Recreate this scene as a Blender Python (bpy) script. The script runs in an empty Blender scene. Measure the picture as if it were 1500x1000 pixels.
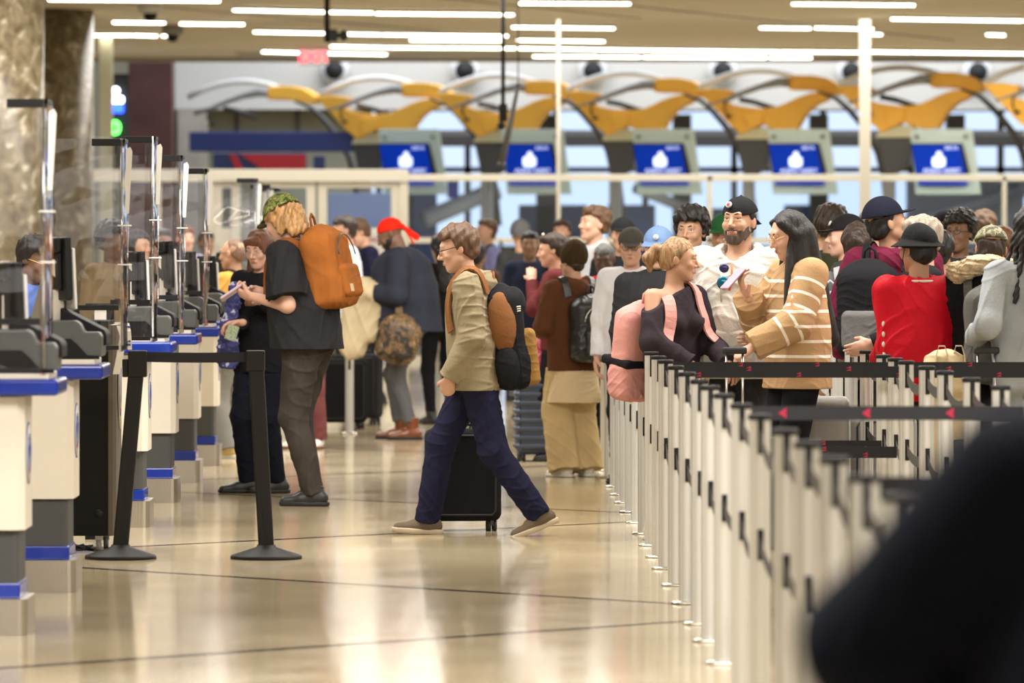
import bpy, bmesh, math, random
import numpy as np
from mathutils import Vector, Matrix

C = bpy.context.scene.collection
FPX, HX, HY, CAMZ = 8333.0, 685.0, 360.0, 1.55      # focal length in px of a 200 mm lens, vanishing point, eye height
R = math.radians
def wx(px, d): return (px - HX) * d / FPX
def wz(py, d): return CAMZ + (HY - py) * d / FPX

# ------------------------------------------------------------------ materials
_mats = {}
def mat(name, col, rough=.6, metal=0., bump=0., bscale=60., var=0., vscale=8., sheen=0., emit=0., coat=0., stretch=(1,1,1), spec=.5):
    if name in _mats: return _mats[name]
    m = bpy.data.materials.new(name); m.use_nodes = True
    nt = m.node_tree; b = nt.nodes['Principled BSDF']
    c = (*col, 1)
    b.inputs['Base Color'].default_value = c
    b.inputs['Roughness'].default_value = rough
    b.inputs['Metallic'].default_value = metal
    b.inputs['Specular IOR Level'].default_value = spec
    if sheen: b.inputs['Sheen Weight'].default_value = sheen
    if coat: b.inputs['Coat Weight'].default_value = coat
    if emit:
        b.inputs['Emission Color'].default_value = c; b.inputs['Emission Strength'].default_value = emit
    if bump or var:
        tc = nt.nodes.new('ShaderNodeTexCoord'); mp = nt.nodes.new('ShaderNodeMapping')
        mp.inputs['Scale'].default_value = stretch
        nt.links.new(tc.outputs['Object'], mp.inputs['Vector'])
    if bump:
        n = nt.nodes.new('ShaderNodeTexNoise'); n.inputs['Scale'].default_value = bscale; n.inputs['Detail'].default_value = 3
        bp = nt.nodes.new('ShaderNodeBump'); bp.inputs['Strength'].default_value = bump; bp.inputs['Distance'].default_value = .01
        nt.links.new(mp.outputs[0], n.inputs['Vector']); nt.links.new(n.outputs['Fac'], bp.inputs['Height']); nt.links.new(bp.outputs[0], b.inputs['Normal'])
    if var:
        n = nt.nodes.new('ShaderNodeTexNoise'); n.inputs['Scale'].default_value = vscale; n.inputs['Detail'].default_value = 4
        rp = nt.nodes.new('ShaderNodeValToRGB')
        rp.color_ramp.elements[0].position = .3; rp.color_ramp.elements[1].position = .7
        rp.color_ramp.elements[0].color = (*[max(0, v*(1-var)) for v in col], 1)
        rp.color_ramp.elements[1].color = (*[min(1, v*(1+var)) for v in col], 1)
        nt.links.new(mp.outputs[0], n.inputs['Vector']); nt.links.new(n.outputs['Fac'], rp.inputs[0]); nt.links.new(rp.outputs[0], b.inputs['Base Color'])
    _mats[name] = m
    return m

def cloth(name, col, rough=.9, var=.10, bump=.25, bscale=90, sheen=.0):
    return mat('cloth_'+name, col, rough, bump=bump, bscale=bscale, var=var, vscale=6, sheen=sheen, spec=.12)
def hairmat(name, col, var=.35):
    return mat('hair_'+name, col, .5, bump=.55, bscale=70, var=var, vscale=40, stretch=(1.6,1.6,.35), spec=.4)
def skin(name, col):
    m = mat('skin_'+name, col, .5, bump=.08, bscale=120, var=.06, vscale=14, spec=.4)
    b = m.node_tree.nodes['Principled BSDF']
    b.inputs['Subsurface Weight'].default_value = .08; b.inputs['Subsurface Radius'].default_value = (.02,.008,.004); b.inputs['Subsurface Scale'].default_value = .5
    return m
def ramp_mat(name, stops, scale, rough=.8, detail=3, bump=0., distortion=0., const=True):
    if name in _mats: return _mats[name]
    m = mat(name, (1,1,1), rough); nt = m.node_tree; b = nt.nodes['Principled BSDF']
    tc = nt.nodes.new('ShaderNodeTexCoord'); n = nt.nodes.new('ShaderNodeTexNoise')
    n.inputs['Scale'].default_value = scale; n.inputs['Detail'].default_value = detail; n.inputs['Distortion'].default_value = distortion
    rp = nt.nodes.new('ShaderNodeValToRGB'); cr = rp.color_ramp
    if const: cr.interpolation = 'CONSTANT'
    while len(cr.elements) < len(stops): cr.elements.new(.5)
    for e, (p, c) in zip(cr.elements, stops): e.position = p; e.color = (*c, 1)
    nt.links.new(tc.outputs['Object'], n.inputs['Vector']); nt.links.new(n.outputs['Fac'], rp.inputs[0]); nt.links.new(rp.outputs[0], b.inputs['Base Color'])
    if bump:
        bp = nt.nodes.new('ShaderNodeBump'); bp.inputs['Strength'].default_value = bump; bp.inputs['Distance'].default_value = .01
        nt.links.new(n.outputs['Fac'], bp.inputs['Height']); nt.links.new(bp.outputs[0], b.inputs['Normal'])
    return m

# ------------------------------------------------------------------ objects
def empty(name, loc, label, cat, rz=0, group=None):
    o = bpy.data.objects.new(name, None); C.objects.link(o)
    o.location = loc; o.rotation_euler = (0, 0, rz); o.empty_display_size = .1
    o['label'] = label; o['category'] = cat
    if group: o['group'] = group
    return o
def tag(o, label, cat, group=None):
    o['label'] = label; o['category'] = cat
    if group: o['group'] = group
    return o
def struct(o): o['kind'] = 'structure'; return o

def npmesh(name, V, F, mats, parent=None, matidx=None, smooth=True):
    me = bpy.data.meshes.new(name)
    V = np.asarray(V, dtype=np.float32); F = np.asarray(F, dtype=np.int32)
    me.vertices.add(len(V)); me.vertices.foreach_set('co', V.ravel())
    n = F.shape[1]
    me.loops.add(F.size); me.loops.foreach_set('vertex_index', F.ravel())
    me.polygons.add(len(F)); me.polygons.foreach_set('loop_start', np.arange(0, F.size, n, dtype=np.int32))
    me.polygons.foreach_set('use_smooth', np.full(len(F), smooth))
    if not isinstance(mats, (list, tuple)): mats = [mats]
    for m in mats: me.materials.append(m)
    if matidx is not None: me.polygons.foreach_set('material_index', np.asarray(matidx, dtype=np.int32))
    me.update(calc_edges=True)
    o = bpy.data.objects.new(name, me); C.objects.link(o)
    if parent: o.parent = parent
    return o

class MB:
    """collects simple solids, linked as ONE mesh object"""
    def __init__(s): s.bm = bmesh.new()
    def _new(s, fn, mi=0, M=None, smooth=False):
        n0 = set(s.bm.verts); f0 = set(s.bm.faces)
        fn()
        nv = [v for v in s.bm.verts if v not in n0]
        for f in s.bm.faces:
            if f not in f0: f.material_index = mi; f.smooth = smooth
        if M is not None: bmesh.ops.transform(s.bm, matrix=M, verts=nv)
        return s
    def box(s, x0, x1, y0, y1, z0, z1, bev=0, mi=0, M=None, seg=2, vert_only=False):
        def f():
            vs = [s.bm.verts.new((x, y, z)) for x in (x0, x1) for y in (y0, y1) for z in (z0, z1)]
            fs = [s.bm.faces.new([vs[i] for i in q]) for q in ((0,1,3,2),(4,6,7,5),(0,4,5,1),(2,3,7,6),(0,2,6,4),(1,5,7,3))]
            if bev:
                es = set(e for ff in fs for e in ff.edges)
                if vert_only: es = [e for e in es if abs(e.verts[0].co.z - e.verts[1].co.z) > 1e-6]
                bmesh.ops.bevel(s.bm, geom=list(es), offset=bev, segments=seg, affect='EDGES', profile=.5)
        return s._new(f, mi, M)
    def prism(s, pts, y0, y1, mi=0, M=None, axis='y', bev=0):
        def f():
            mk = {'y': lambda p, t: (p[0], t, p[1]), 'x': lambda p, t: (t, p[0], p[1]), 'z': lambda p, t: (p[0], p[1], t)}[axis]
            a = [s.bm.verts.new(mk(p, y0)) for p in pts]; b = [s.bm.verts.new(mk(p, y1)) for p in pts]
            n = len(pts); fs = [s.bm.faces.new(a), s.bm.faces.new(b[::-1])]
            for i in range(n): fs.append(s.bm.faces.new([a[i], b[i], b[(i+1) % n], a[(i+1) % n]]))
            bmesh.ops.recalc_face_normals(s.bm, faces=fs)
            if bev:
                bmesh.ops.bevel(s.bm, geom=list(set(e for ff in fs for e in ff.edges)), offset=bev, segments=2, affect='EDGES', profile=.5)
        return s._new(f, mi, M)
    def lathe(s, prof, n=24, mi=0, M=None, cen=(0,0,0), smooth=True):
        def f():
            rings = []
            for r, z in prof:
                rings.append([s.bm.verts.new((cen[0]+r*math.cos(2*math.pi*i/n), cen[1]+r*math.sin(2*math.pi*i/n), cen[2]+z)) for i in range(n)])
            fs = []
            for a, b in zip(rings, rings[1:]):
                for i in range(n): fs.append(s.bm.faces.new([a[i], a[(i+1)%n], b[(i+1)%n], b[i]]))
            fs.append(s.bm.faces.new(rings[0][::-1])); fs.append(s.bm.faces.new(rings[-1]))
        return s._new(f, mi, M, smooth)
    def tube(s, pts, r, n=10, mi=0, M=None, closed=False, rs=None):
        def f():
            P = [Vector(p) for p in pts]; m = len(P); rings = []
            up = Vector((0, 0, 1))
            for i, p in enumerate(P):
                a = P[i-1] if (i or closed) else P[0]; b = P[(i+1) % m] if (i < m-1 or closed) else P[-1]
                t = (b-a).normalized()
                if abs(t.dot(up)) > .95: up = Vector((0,1,0)) if abs(t.y) < .9 else Vector((1,0,0))
                u = t.cross(up).normalized(); v = u.cross(t)
                up = v
                rr = rs[i] if rs else r
                rings.append([s.bm.verts.new(p + rr*(math.cos(2*math.pi*k/n)*u + math.sin(2*math.pi*k/n)*v)) for k in range(n)])
            prs = list(zip(rings, rings[1:]))
            if closed: prs.append((rings[-1], rings[0]))
            for a, b in prs:
                for k in range(n): s.bm.faces.new([a[k], a[(k+1)%n], b[(k+1)%n], b[k]])
            if not closed: s.bm.faces.new(rings[0][::-1]); s.bm.faces.new(rings[-1])
        return s._new(f, mi, M, True)
    def ribbon(s, pts, wdirs, w, nrms, th, mi=0, M=None):
        """flat strap along pts: width direction and normal per point"""
        def f():
            rings = []
            for p, wd, n in zip(pts, wdirs, nrms):
                p = Vector(p); wd = Vector(wd).normalized()*w/2; n = Vector(n).normalized()*th/2
                rings.append([s.bm.verts.new(q) for q in (p-wd-n, p+wd-n, p+wd+n, p-wd+n)])
            for a, b in zip(rings, rings[1:]):
                for k in range(4): s.bm.faces.new([a[k], a[(k+1)%4], b[(k+1)%4], b[k]])
            s.bm.faces.new(rings[0][::-1]); s.bm.faces.new(rings[-1])
        return s._new(f, mi, M)
    def ball(s, c, r, mi=0, n=12, M=None):
        r = (r, r, r) if not hasattr(r, '__len__') else r
        prof_n = n
        def f():
            res = bmesh.ops.create_uvsphere(s.bm, u_segments=n*2, v_segments=n, radius=1)
            bmesh.ops.transform(s.bm, matrix=Matrix.Translation(c) @ Matrix.Diagonal((*r, 1)), verts=res['verts'])
        return s._new(f, mi, M, True)
    def build(s, name, mats, parent=None, loc=None):
        bmesh.ops.recalc_face_normals(s.bm, faces=s.bm.faces)
        me = bpy.data.meshes.new(name); s.bm.to_mesh(me); s.bm.free()
        if not isinstance(mats, (list, tuple)): mats = [mats]
        for m in mats: me.materials.append(m)
        o = bpy.data.objects.new(name, me); C.objects.link(o)
        if parent: o.parent = parent
        if loc: o.location = loc
        return o

# ------------------------------------------------------------------ implicit surfaces -> continuous meshes
class Field:
    def __init__(s, lo, hi, h):
        s.lo = np.array(lo, dtype=np.float32); s.h = h
        s.n = np.ceil((np.array(hi)-np.array(lo))/h).astype(int)+1
        s.D = np.full(s.n, .5, dtype=np.float32)
        s.ax = [s.lo[i] + h*np.arange(s.n[i], dtype=np.float32) for i in range(3)]
    def _sl(s, lo, hi):
        a = np.clip(np.floor((np.array(lo)-s.lo)/s.h).astype(int), 0, s.n); b = np.clip(np.ceil((np.array(hi)-s.lo)/s.h).astype(int)+1, 0, s.n)
        if np.any(b <= a): return None
        sl = tuple(slice(a[i], b[i]) for i in range(3))
        return sl, s.ax[0][sl[0]][:,None,None], s.ax[1][sl[1]][None,:,None], s.ax[2][sl[2]][None,None,:]
    def _mix(s, sl, d, k, op):
        D = s.D[sl]
        if op == 'add':
            if k > 0:
                hh = np.maximum(k-np.abs(D-d), 0)/k; s.D[sl] = np.minimum(D, d)-hh*hh*k*.25
            else: s.D[sl] = np.minimum(D, d)
        elif op == 'sub':
            d = -d
            if k > 0:
                hh = np.maximum(k-np.abs(D-d), 0)/k; s.D[sl] = np.maximum(D, d)+hh*hh*k*.25
            else: s.D[sl] = np.maximum(D, d)
    def cap(s, a, b, ra, rb=None, k=.02, n=None, fl=1., cut=False, op='add'):
        a = np.array(a, dtype=np.float32); b = np.array(b, dtype=np.float32); rb = ra if rb is None else rb
        m = max(ra, rb)+k+2*s.h
        r = s._sl(np.minimum(a, b)-m, np.maximum(a, b)+m)
        if r is None: return s
        sl, X, Y, Z = r
        ab = b-a; L2 = float(ab@ab)+1e-9
        px, py, pz = X-a[0], Y-a[1], Z-a[2]
        t0 = (px*ab[0]+py*ab[1]+pz*ab[2])/L2; t = np.clip(t0, 0, 1)
        vx, vy, vz = px-t*ab[0], py-t*ab[1], pz-t*ab[2]
        q = vx*vx+vy*vy+vz*vz
        if n is not None:
            n = np.array(n, dtype=np.float32); n /= np.linalg.norm(n)
            dn = vx*n[0]+vy*n[1]+vz*n[2]; q = q+(fl*fl-1)*dn*dn
        d = np.sqrt(q)-(ra+(rb-ra)*t)
        if n is not None: d = d*(.5+.5/fl)
        if cut: d = np.maximum(d, (t0-1)*math.sqrt(L2))
        s._mix(sl, d, k, op); return s
    def ell(s, c, r, Rm=None, k=.02, op='add'):
        c = np.array(c, dtype=np.float32); r = np.array(r if hasattr(r, '__len__') else (r,)*3, dtype=np.float32)
        m = r.max()+k+2*s.h
        q = s._sl(c-m, c+m)
        if q is None: return s
        sl, X, Y, Z = q
        px, py, pz = X-c[0], Y-c[1], Z-c[2]
        if Rm is not None:
            R3 = np.array(Rm, dtype=np.float32)
            px, py, pz = (px*R3[0,i]+py*R3[1,i]+pz*R3[2,i] for i in range(3))
        k0 = np.sqrt((px/r[0])**2+(py/r[1])**2+(pz/r[2])**2); k1 = np.sqrt((px/r[0]**2)**2+(py/r[1]**2)**2+(pz/r[2]**2)**2)+1e-6
        s._mix(sl, k0*(k0-1)/k1, k, op); return s
    def rbox(s, c, hs, rad, Rm=None, k=.02, op='add'):
        c = np.array(c, dtype=np.float32); hs = np.array(hs, dtype=np.float32)
        m = np.linalg.norm(hs)+k+2*s.h
        q = s._sl(c-m, c+m)
        if q is None: return s
        sl, X, Y, Z = q
        px, py, pz = X-c[0], Y-c[1], Z-c[2]
        if Rm is not None:
            R3 = np.array(Rm, dtype=np.float32)
            px, py, pz = (px*R3[0,i]+py*R3[1,i]+pz*R3[2,i] for i in range(3))
        qx, qy, qz = np.abs(px)-hs[0]+rad, np.abs(py)-hs[1]+rad, np.abs(pz)-hs[2]+rad
        d = np.sqrt(np.maximum(qx,0)**2+np.maximum(qy,0)**2+np.maximum(qz,0)**2)+np.minimum(np.maximum(qx, np.maximum(qy, qz)), 0)-rad
        s._mix(sl, d, k, op); return s
    def grids(s): return s.ax[0][:,None,None], s.ax[1][None,:,None], s.ax[2][None,None,:]
    def clip(s, fn):
        """keep where fn(x,y,z) < 0"""
        s.D = np.maximum(s.D, fn(*s.grids()).astype(np.float32)); return s
    def disp(s, fn, band=.05):
        i = np.nonzero(np.abs(s.D) < band)
        x, y, z = s.ax[0][i[0]], s.ax[1][i[1]], s.ax[2][i[2]]
        s.D[i] += fn(x, y, z); return s
    def sample(s, p):
        i = np.clip(((np.array(p)-s.lo)/s.h).round().astype(int), 0, s.n-1)
        return float(s.D[tuple(i)])
    def mesh(s):
        D = s.D; D[0]=D[-1]=.5; D[:,0]=D[:,-1]=.5; D[:,:,0]=D[:,:,-1]=.5
        S = D < 0
        a = S[:-1,:-1,:-1]; cnt = a.astype(np.int8)
        for dx in (0,1):
            for dy in (0,1):
                for dz in (0,1):
                    if dx+dy+dz: cnt = cnt+S[dx:s.n[0]-1+dx, dy:s.n[1]-1+dy, dz:s.n[2]-1+dz]
        act = (cnt > 0) & (cnt < 8)
        I = np.array(np.nonzero(act)).T
        idx = np.full(act.shape, -1, dtype=np.int32); idx[act] = np.arange(len(I))
        cn = np.array([(x,y,z) for x in (0,1) for y in (0,1) for z in (0,1)])
        val = np.stack([D[I[:,0]+c[0], I[:,1]+c[1], I[:,2]+c[2]] for c in cn], 1)
        acc = np.zeros((len(I), 3), np.float32); num = np.zeros(len(I), np.float32)
        for i in range(8):
            for j in range(i+1, 8):
                if np.abs(cn[i]-cn[j]).sum() != 1: continue
                v0, v1 = val[:,i], val[:,j]; m = (v0 < 0) != (v1 < 0)
                t = np.where(m, v0/np.where(m, v0-v1, 1), 0)
                p = cn[i][None,:]+t[:,None]*(cn[j]-cn[i])[None,:]
                acc += p*m[:,None]; num += m
        V = s.lo+(I+acc/num[:,None])*s.h
        Q = []
        for ax in range(3):
            b, c = [(1,2),(2,0),(0,1)][ax]
            s0 = [slice(1, -1)]*3; s0[ax] = slice(0, -1); s1 = list(s0); s1[ax] = slice(1, None)
            A, B = S[tuple(s0)], S[tuple(s1)]
            for inside, flip in ((A & ~B, False), (~A & B, True)):
                e = np.array(np.nonzero(inside)).T
                off = np.array([1,1,1]); off[ax] = 0
                e = e+off
                def cell(db, dc):
                    q = e.copy(); q[:,b] -= db; q[:,c] -= dc
                    return idx[q[:,0], q[:,1], q[:,2]]
                quad = np.stack([cell(1,1), cell(0,1), cell(0,0), cell(1,0)], 1)
                if flip: quad = quad[:, ::-1]
                Q.append(quad)
        Q = np.concatenate(Q); Q = Q[(Q >= 0).all(1)]
        return V, Q

def foldfn(seed, amp, f=28., zb=1.3):
    rg = np.random.RandomState(seed)
    K = [(rg.normal(0, f, 3)*np.array([1,1,zb]), rg.rand()*6.28, rg.normal(0, f*.6, 3), rg.rand()*6.28) for _ in range(4)]
    def fn(x, y, z):
        s = 0
        for k, p, k2, p2 in K:
            w = np.sin(k2[0]*x+k2[1]*y+k2[2]*z+p2)
            m = np.clip(.25+.95*np.sin(.45*(k2[1]*x-k2[2]*y+k2[0]*z)+p), 0, 1)
            v = np.sin(k[0]*x+k[1]*y+k[2]*z+p+2.8*w)
            s = s+m*(.35-np.exp(-(v/.42)**2))
        return (amp*s*.62).astype(np.float32)
    return fn
def wavefn(seed, amp, f=90., zb=.5):
    rg = np.random.RandomState(seed)
    K = [(rg.normal(0, f, 3)*np.array([1,1,zb]), rg.rand()*6.28) for _ in range(4)]
    def fn(x, y, z):
        s = 0
        for k, p in K: s = s+np.sin(k[0]*x+k[1]*y+k[2]*z+p)
        return (amp*s/2).astype(np.float32)
    return fn
# ------------------------------------------------------------------ people
def Rz(a): c, s = math.cos(a), math.sin(a); return np.array([[c,-s,0],[s,c,0],[0,0,1]])
def Rx(a): c, s = math.cos(a), math.sin(a); return np.array([[1,0,0],[0,c,-s],[0,s,c]])
def Ry(a): c, s = math.cos(a), math.sin(a); return np.array([[c,0,s],[0,1,0],[-s,0,c]])
def nrm(v): v = np.array(v, float); return v/(np.linalg.norm(v)+1e-9)
def ik(a, c, l1, l2, pole):
    a, c = np.array(a, float), np.array(c, float); d = c-a; L = np.linalg.norm(d)
    if L > (l1+l2)*.995: c = a+d/L*(l1+l2)*.995; d = c-a; L = np.linalg.norm(d)
    u = d/L; x = (l1*l1-l2*l2+L*L)/(2*L); hgt = math.sqrt(max(l1*l1-x*x, 0))
    p = np.array(pole, float); p = p-u*(p@u); p = nrm(p)
    return a+u*x+p*hgt, c

SK = {'pale': skin('pale', (.62,.36,.26)), 'fair': skin('fair', (.56,.32,.22)), 'tan': skin('tan', (.46,.26,.165)),
      'olive': skin('olive', (.38,.21,.13)), 'brown': skin('brown', (.19,.10,.06)), 'dark': skin('dark', (.075,.04,.028))}
M_eye = mat('eye_white', (.42,.38,.35), .35); M_iris = mat('iris', (.03,.02,.015), .2)
M_lip = mat('lips', (.40,.15,.12), .5); M_lipd = mat('lips_dark', (.16,.07,.055), .5)
M_black = mat('black_plastic', (.010,.010,.011), .5, spec=.25); M_blackm = mat('black_matte', (.012,.012,.014), .7)
M_silver = mat('brushed_silver', (.62,.61,.58), .3, 1.); M_gold = mat('gold_metal', (.8,.55,.2), .25, 1.)

class P: pass
SEED = [11]

def hand(F, W, u, n, th, curl=.35, k=.008, sc=1., spread=.2, thumb=.5):
    """palm and five fingers; u along the hand, n the way the palm faces, th the side of the thumb"""
    u = nrm(u); n = nrm(np.array(n)-u*(np.array(n)@u)); sd = nrm(np.cross(u, n))
    if sd@np.array(th) < 0: sd = -sd
    F.cap(W, W+u*.05*sc, .026*sc, .034*sc, k=.015, n=n, fl=1.5)
    F.cap(W+u*.045*sc, W+u*.078*sc, .038*sc, .040*sc, k=.012, n=n, fl=2.5)
    for i, (o, l) in enumerate(((.030,.95),(.010,1.06),(-.010,1.),(-.029,.8))):
        p = W+u*(.088 if i in (1,2) else .082)*sc+sd*o*sc
        ang = curl*(.8+.12*i); d0 = nrm(u+sd*spread*o*6)
        for j, (sl, r) in enumerate(((.042,.0098),(.027,.0088),(.021,.0078))):
            dd = d0*math.cos(ang)+n*math.sin(ang)
            q = p+dd*sl*l*sc; F.cap(p, q, r*sc, r*.92*sc, k=k*.5 if j else k); p = q; ang += curl*1.15
    p = W+u*.028*sc+sd*.026*sc; dd = nrm(u*.75+sd*.7+n*thumb)
    q = p+dd*.038*sc; F.cap(p, q, .0135*sc, .0115*sc, k=.01)
    dd = nrm(u*.95+sd*.25+n*(thumb+.15)); F.cap(q, q+dd*.032*sc, .011*sc, .0085*sc, k=.004)

def head_prims(F, Hc, HR, infl=0., face=True, fw=1.):
    def T(v): return Hc+HR@np.array(v, float)
    def e(c, r, k=.02, op='add'): F.ell(T((c[0]*fw, c[1], c[2])), [x+infl for x in r], HR, k, op)
    e((0,.018,.032), (.074,.093,.084)); e((0,-.03,-.012), (.063,.062,.085), .03)
    e((0,-.035,-.06), (.048,.048,.048), .03); 
    if not face: return T
    F.cap(T((0,-.072,-.098)), T((0,-.070,-.09)), .018, .02, k=.025)
    F.cap(T((-.05,-.005,-.055)), T((-.02,-.06,-.095)), .015, .015, k=.03); F.cap(T((.05,-.005,-.055)), T((.02,-.06,-.095)), .015, .015, k=.03)
    F.cap(T((-.034,-.079,.034)), T((.034,-.079,.034)), .011, k=.02)
    for sx in (-1, 1):
        F.ell(T((sx*.031,-.104,.012)), (.0155,.015,.010), HR, .012, 'sub')
        F.cap(T((sx*.020,-.0875,.0205)), T((sx*.043,-.0825,.0195)), .0052, k=.006); F.cap(T((sx*.020,-.0865,.0025)), T((sx*.043,-.0815,.0035)), .0045, k=.006)
        F.ell(T((sx*.04,-.068,-.024)), (.022,.02,.02), HR, .02)
        F.ell(T((sx*.076*fw,.012,-.004)), (.009,.019,.030), HR@Rz(-sx*.35), .008)
    F.cap(T((0,-.088,.018)), T((0,-.113,-.024)), .007, .0115, k=.012)
    F.cap(T((-.011,-.098,-.030)), T((.011,-.098,-.030)), .0085, k=.008)
    F.cap(T((-.016,-.089,-.060)), T((.016,-.089,-.060)), .0085, k=.012)
    return T

def person(x, d, yaw, H, label, skn='fair', top=None, bot=None, shoe=None, hair=None, hat=None, w=1., dep=1., lean=0., hyaw=0., hpitch=0.,
           la=None, ra=None, lpole=None, rpole=None, lf=None, rf=None, pz=0., py=0., px=0., h=.0075, face=True, beard=None, glasses=None, extra=None, fh=None,
           brow=(.03,.02,.015), lhand={}, rhand={}, headroll=0., fat=1., group=None, lip=None, y0=None):
    SEED[0] += 1; seed = SEED[0]
    u = H/1.75
    root = empty('person', (wx(x, d) if y0 is None else x, d, 0), label, 'person', R(yaw), group)
    root.scale = (u, u, u)
    p = P(); p.root = root; p.u = u; p.M = root
    Pv = np.array([px, py, .95+pz]); RL = Rx(R(lean))
    cp = lambda v: Pv+RL@(np.array(v, float)-np.array([0,0,.95]))
    p.cp = cp
    HR = Rz(R(hyaw))@Rx(R(hpitch+lean*.3))@Ry(R(headroll)); 
    nb = cp((0, .012, 1.475)); Hc = nb+HR@np.array([0,-.012,.146]); p.Hc, p.HR, p.nb = Hc, HR, nb
    sh, el, wr, hd = {}, {}, {}, {}
    for s, tgt, pole, key in ((1, la, lpole, 'l'), (-1, ra, rpole, 'r')):
        S = cp((s*.175*w, .005, 1.405)); t = tgt if tgt is not None else (s*(.235+.05*(w-1)), -.03, .86)
        po = pole if pole is not None else (s*.5, .7, -.5)
        E, W = ik(S, t, .285, .255, po); sh[s], el[s], wr[s] = S, E, W
    hp, kn, an, ft = {}, {}, {}, {}
    for s, tgt in ((1, lf), (-1, rf)):
        t = tgt or {}
        A = np.array(t.get('a', (s*.10, .03, .085))); Hp = Pv+np.array([s*.085*w, 0, -.03])
        Kn, A = ik(Hp, A, .43, .425, t.get('pole', (0, -1, 0))); hp[s], kn[s], an[s] = Hp, Kn, A; ft[s] = t
    p.sh, p.el, p.wr, p.an, p.kn = sh, el, wr, an, kn
    # ---- continuous body
    allp = np.array([Hc+[.13,.13,.16], Hc-[.13,.13,.12]]+list(sh.values())+list(el.values())+list(wr.values())+list(an.values())+list(kn.values()))
    lo = allp.min(0)-.2; hi = allp.max(0)+.2; lo[2] = -.01; hi[2] = Hc[2]+.15
    lo = np.minimum(lo, [-.24*w-.05, -.2, 0]); hi = np.maximum(hi, [.24*w+.05, .2, 0]); lo[2] = -.02
    F = Field(lo, hi, h)
    F.ell(Pv+[0,.01,0], (.155*w,.105*dep,.12), None, .04); F.ell(cp((0,0,1.1)), (.125*w,.09*dep,.14), RL, .05); F.ell(cp((0,.0,1.27)), (.15*w,.1*dep,.18), RL, .05)
    F.cap(cp((-.13*w,.005,1.405)), cp((.13*w,.005,1.405)), .042, k=.05); F.cap(cp((0,.015,1.40)), Hc+HR@np.array([0,.015,-.06]), .057*fat, .052*fat, k=.03)
    for s in (1, -1):
        F.cap(sh[s], el[s], .046*fat, .037*fat, k=.03); F.cap(el[s], wr[s], .037*fat, .024, k=.02)
        F.cap(hp[s], kn[s], .075, .05, k=.03); F.cap(kn[s], an[s], .05, .034, k=.02)
        fd = nrm([*(ft[s].get('dir', (s*.2, -1))), 0]); A = an[s]
        pt_ = R(ft[s].get('pitch', 0)); fq = fd*math.cos(pt_)+np.array([0,0,-math.sin(pt_)]); F.cap(A+[0,0,-.025], A+fq*.09+np.array([0,0,-.04])*math.cos(pt_), .026, .018, k=.02)
        hk = lhand if s == 1 else rhand
        if hk.get('none'): continue
        uu = hk.get('u', wr[s]-el[s]); nn = hk.get('n', (-s, 0, 0)); tt = hk.get('th', (0, -1, 0))
        hand(F, wr[s], uu, nn, tt, hk.get('curl', .35), sc=hk.get('sc', 1.), thumb=hk.get('thumb', .5))
    head_prims(F, Hc, HR, fw=1.+.05*(fat-1))
    V, Q = F.mesh(); npmesh('body', V, Q, SK[skn], root)
    # ---- face
    T = lambda v: Hc+HR@np.array(v, float)
    if face:
        for s in (-1, 1):
            m = MB(); m.ball(T((s*.031,-.0775,.0115)), .0108, 0, 8); m.ball(T((s*.031,-.0832,.0118)), .0062, 1, 6)
            m.build('eye', [M_eye, M_iris], root)
            m = MB(); m.tube([T((s*.013,-.091,.031)), T((s*.03,-.0905,.0365)), T((s*.047,-.079,.031))], .0032, 6, rs=[.003,.0042,.002]); m.build('eyebrow', hairmat('brow%02d' % int(brow[0]*100), brow), root)
        m = MB(); m.tube([T((-.024,-.088,-.059)), T((-.008,-.0985,-.056)), T((.008,-.0985,-.056)), T((.024,-.088,-.059))], .004, 6, rs=[.002,.0045,.0045,.002])
        m.tube([T((-.02,-.089,-.0625)), T((0,-.0985,-.065)), T((.02,-.089,-.0625))], .004, 6, rs=[.002,.0055,.002]); m.build('lips', lip or (M_lipd if skn in ('brown','dark') else M_lip), root)
    # ---- clothes
    if bot:
        lo2, hi2 = lo.copy(), hi.copy(); hi2[2] = 1.15
        G = Field(lo2, hi2, h); L = bot.get('loose', 0.); kl = bot.get('knee', L); al = bot.get('ankle', L)
        G.ell(Pv+[0,.01,.0], (.17*w+L*.4,.125*dep+L*.4,.13), None, .03)
        G.cap(Pv+[0,.0,.02], Pv+[0,0,.12], .165*w+L*.3, .15*w+L*.3, k=.03, n=(0,1,0), fl=1.4/dep)
        for s in (1, -1):
            G.cap(hp[s], kn[s], .092*fat+L, .066+kl, k=.035); 
            e = an[s]+(an[s]-kn[s])*bot.get('len', .02)
            G.cap(kn[s], e, .066+kl, .048+al, k=.03, cut=True)
        G.disp(foldfn(seed, bot.get('fold', .005)*1.1, 17, 1.3))
        if 'zcut' in bot: G.clip(lambda X, Y, Z: bot['zcut']-Z+0*X+0*Y)
        G.clip(lambda X, Y, Z: Z-min(1.08+pz, (top or {}).get('hem', 2)+.025)+0*X+0*Y)
        V, Q = G.mesh(); npmesh(bot.get('name', 'trousers'), V, Q, bot['m'], root)
        if bot.get('skirt'):
            sk = bot['skirt']; G = Field(lo2-[.1,.1,0], hi2+[.1,.1,0], h)
            G.cap(Pv+[0,.01,.1], (Pv[0], Pv[1]+.01, sk['z']-.05), .15*w, sk['r'], k=.0, n=(0,1,0), fl=1.3)
            G.clip(lambda X, Y, Z: np.maximum(sk['z']-Z, Z-top['hem']-.004)+0*X+0*Y); G.disp(foldfn(seed+5, .008, 30, .15)); V, Q = G.mesh(); npmesh('long_shirt', V, Q, sk['m'], root)
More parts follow.
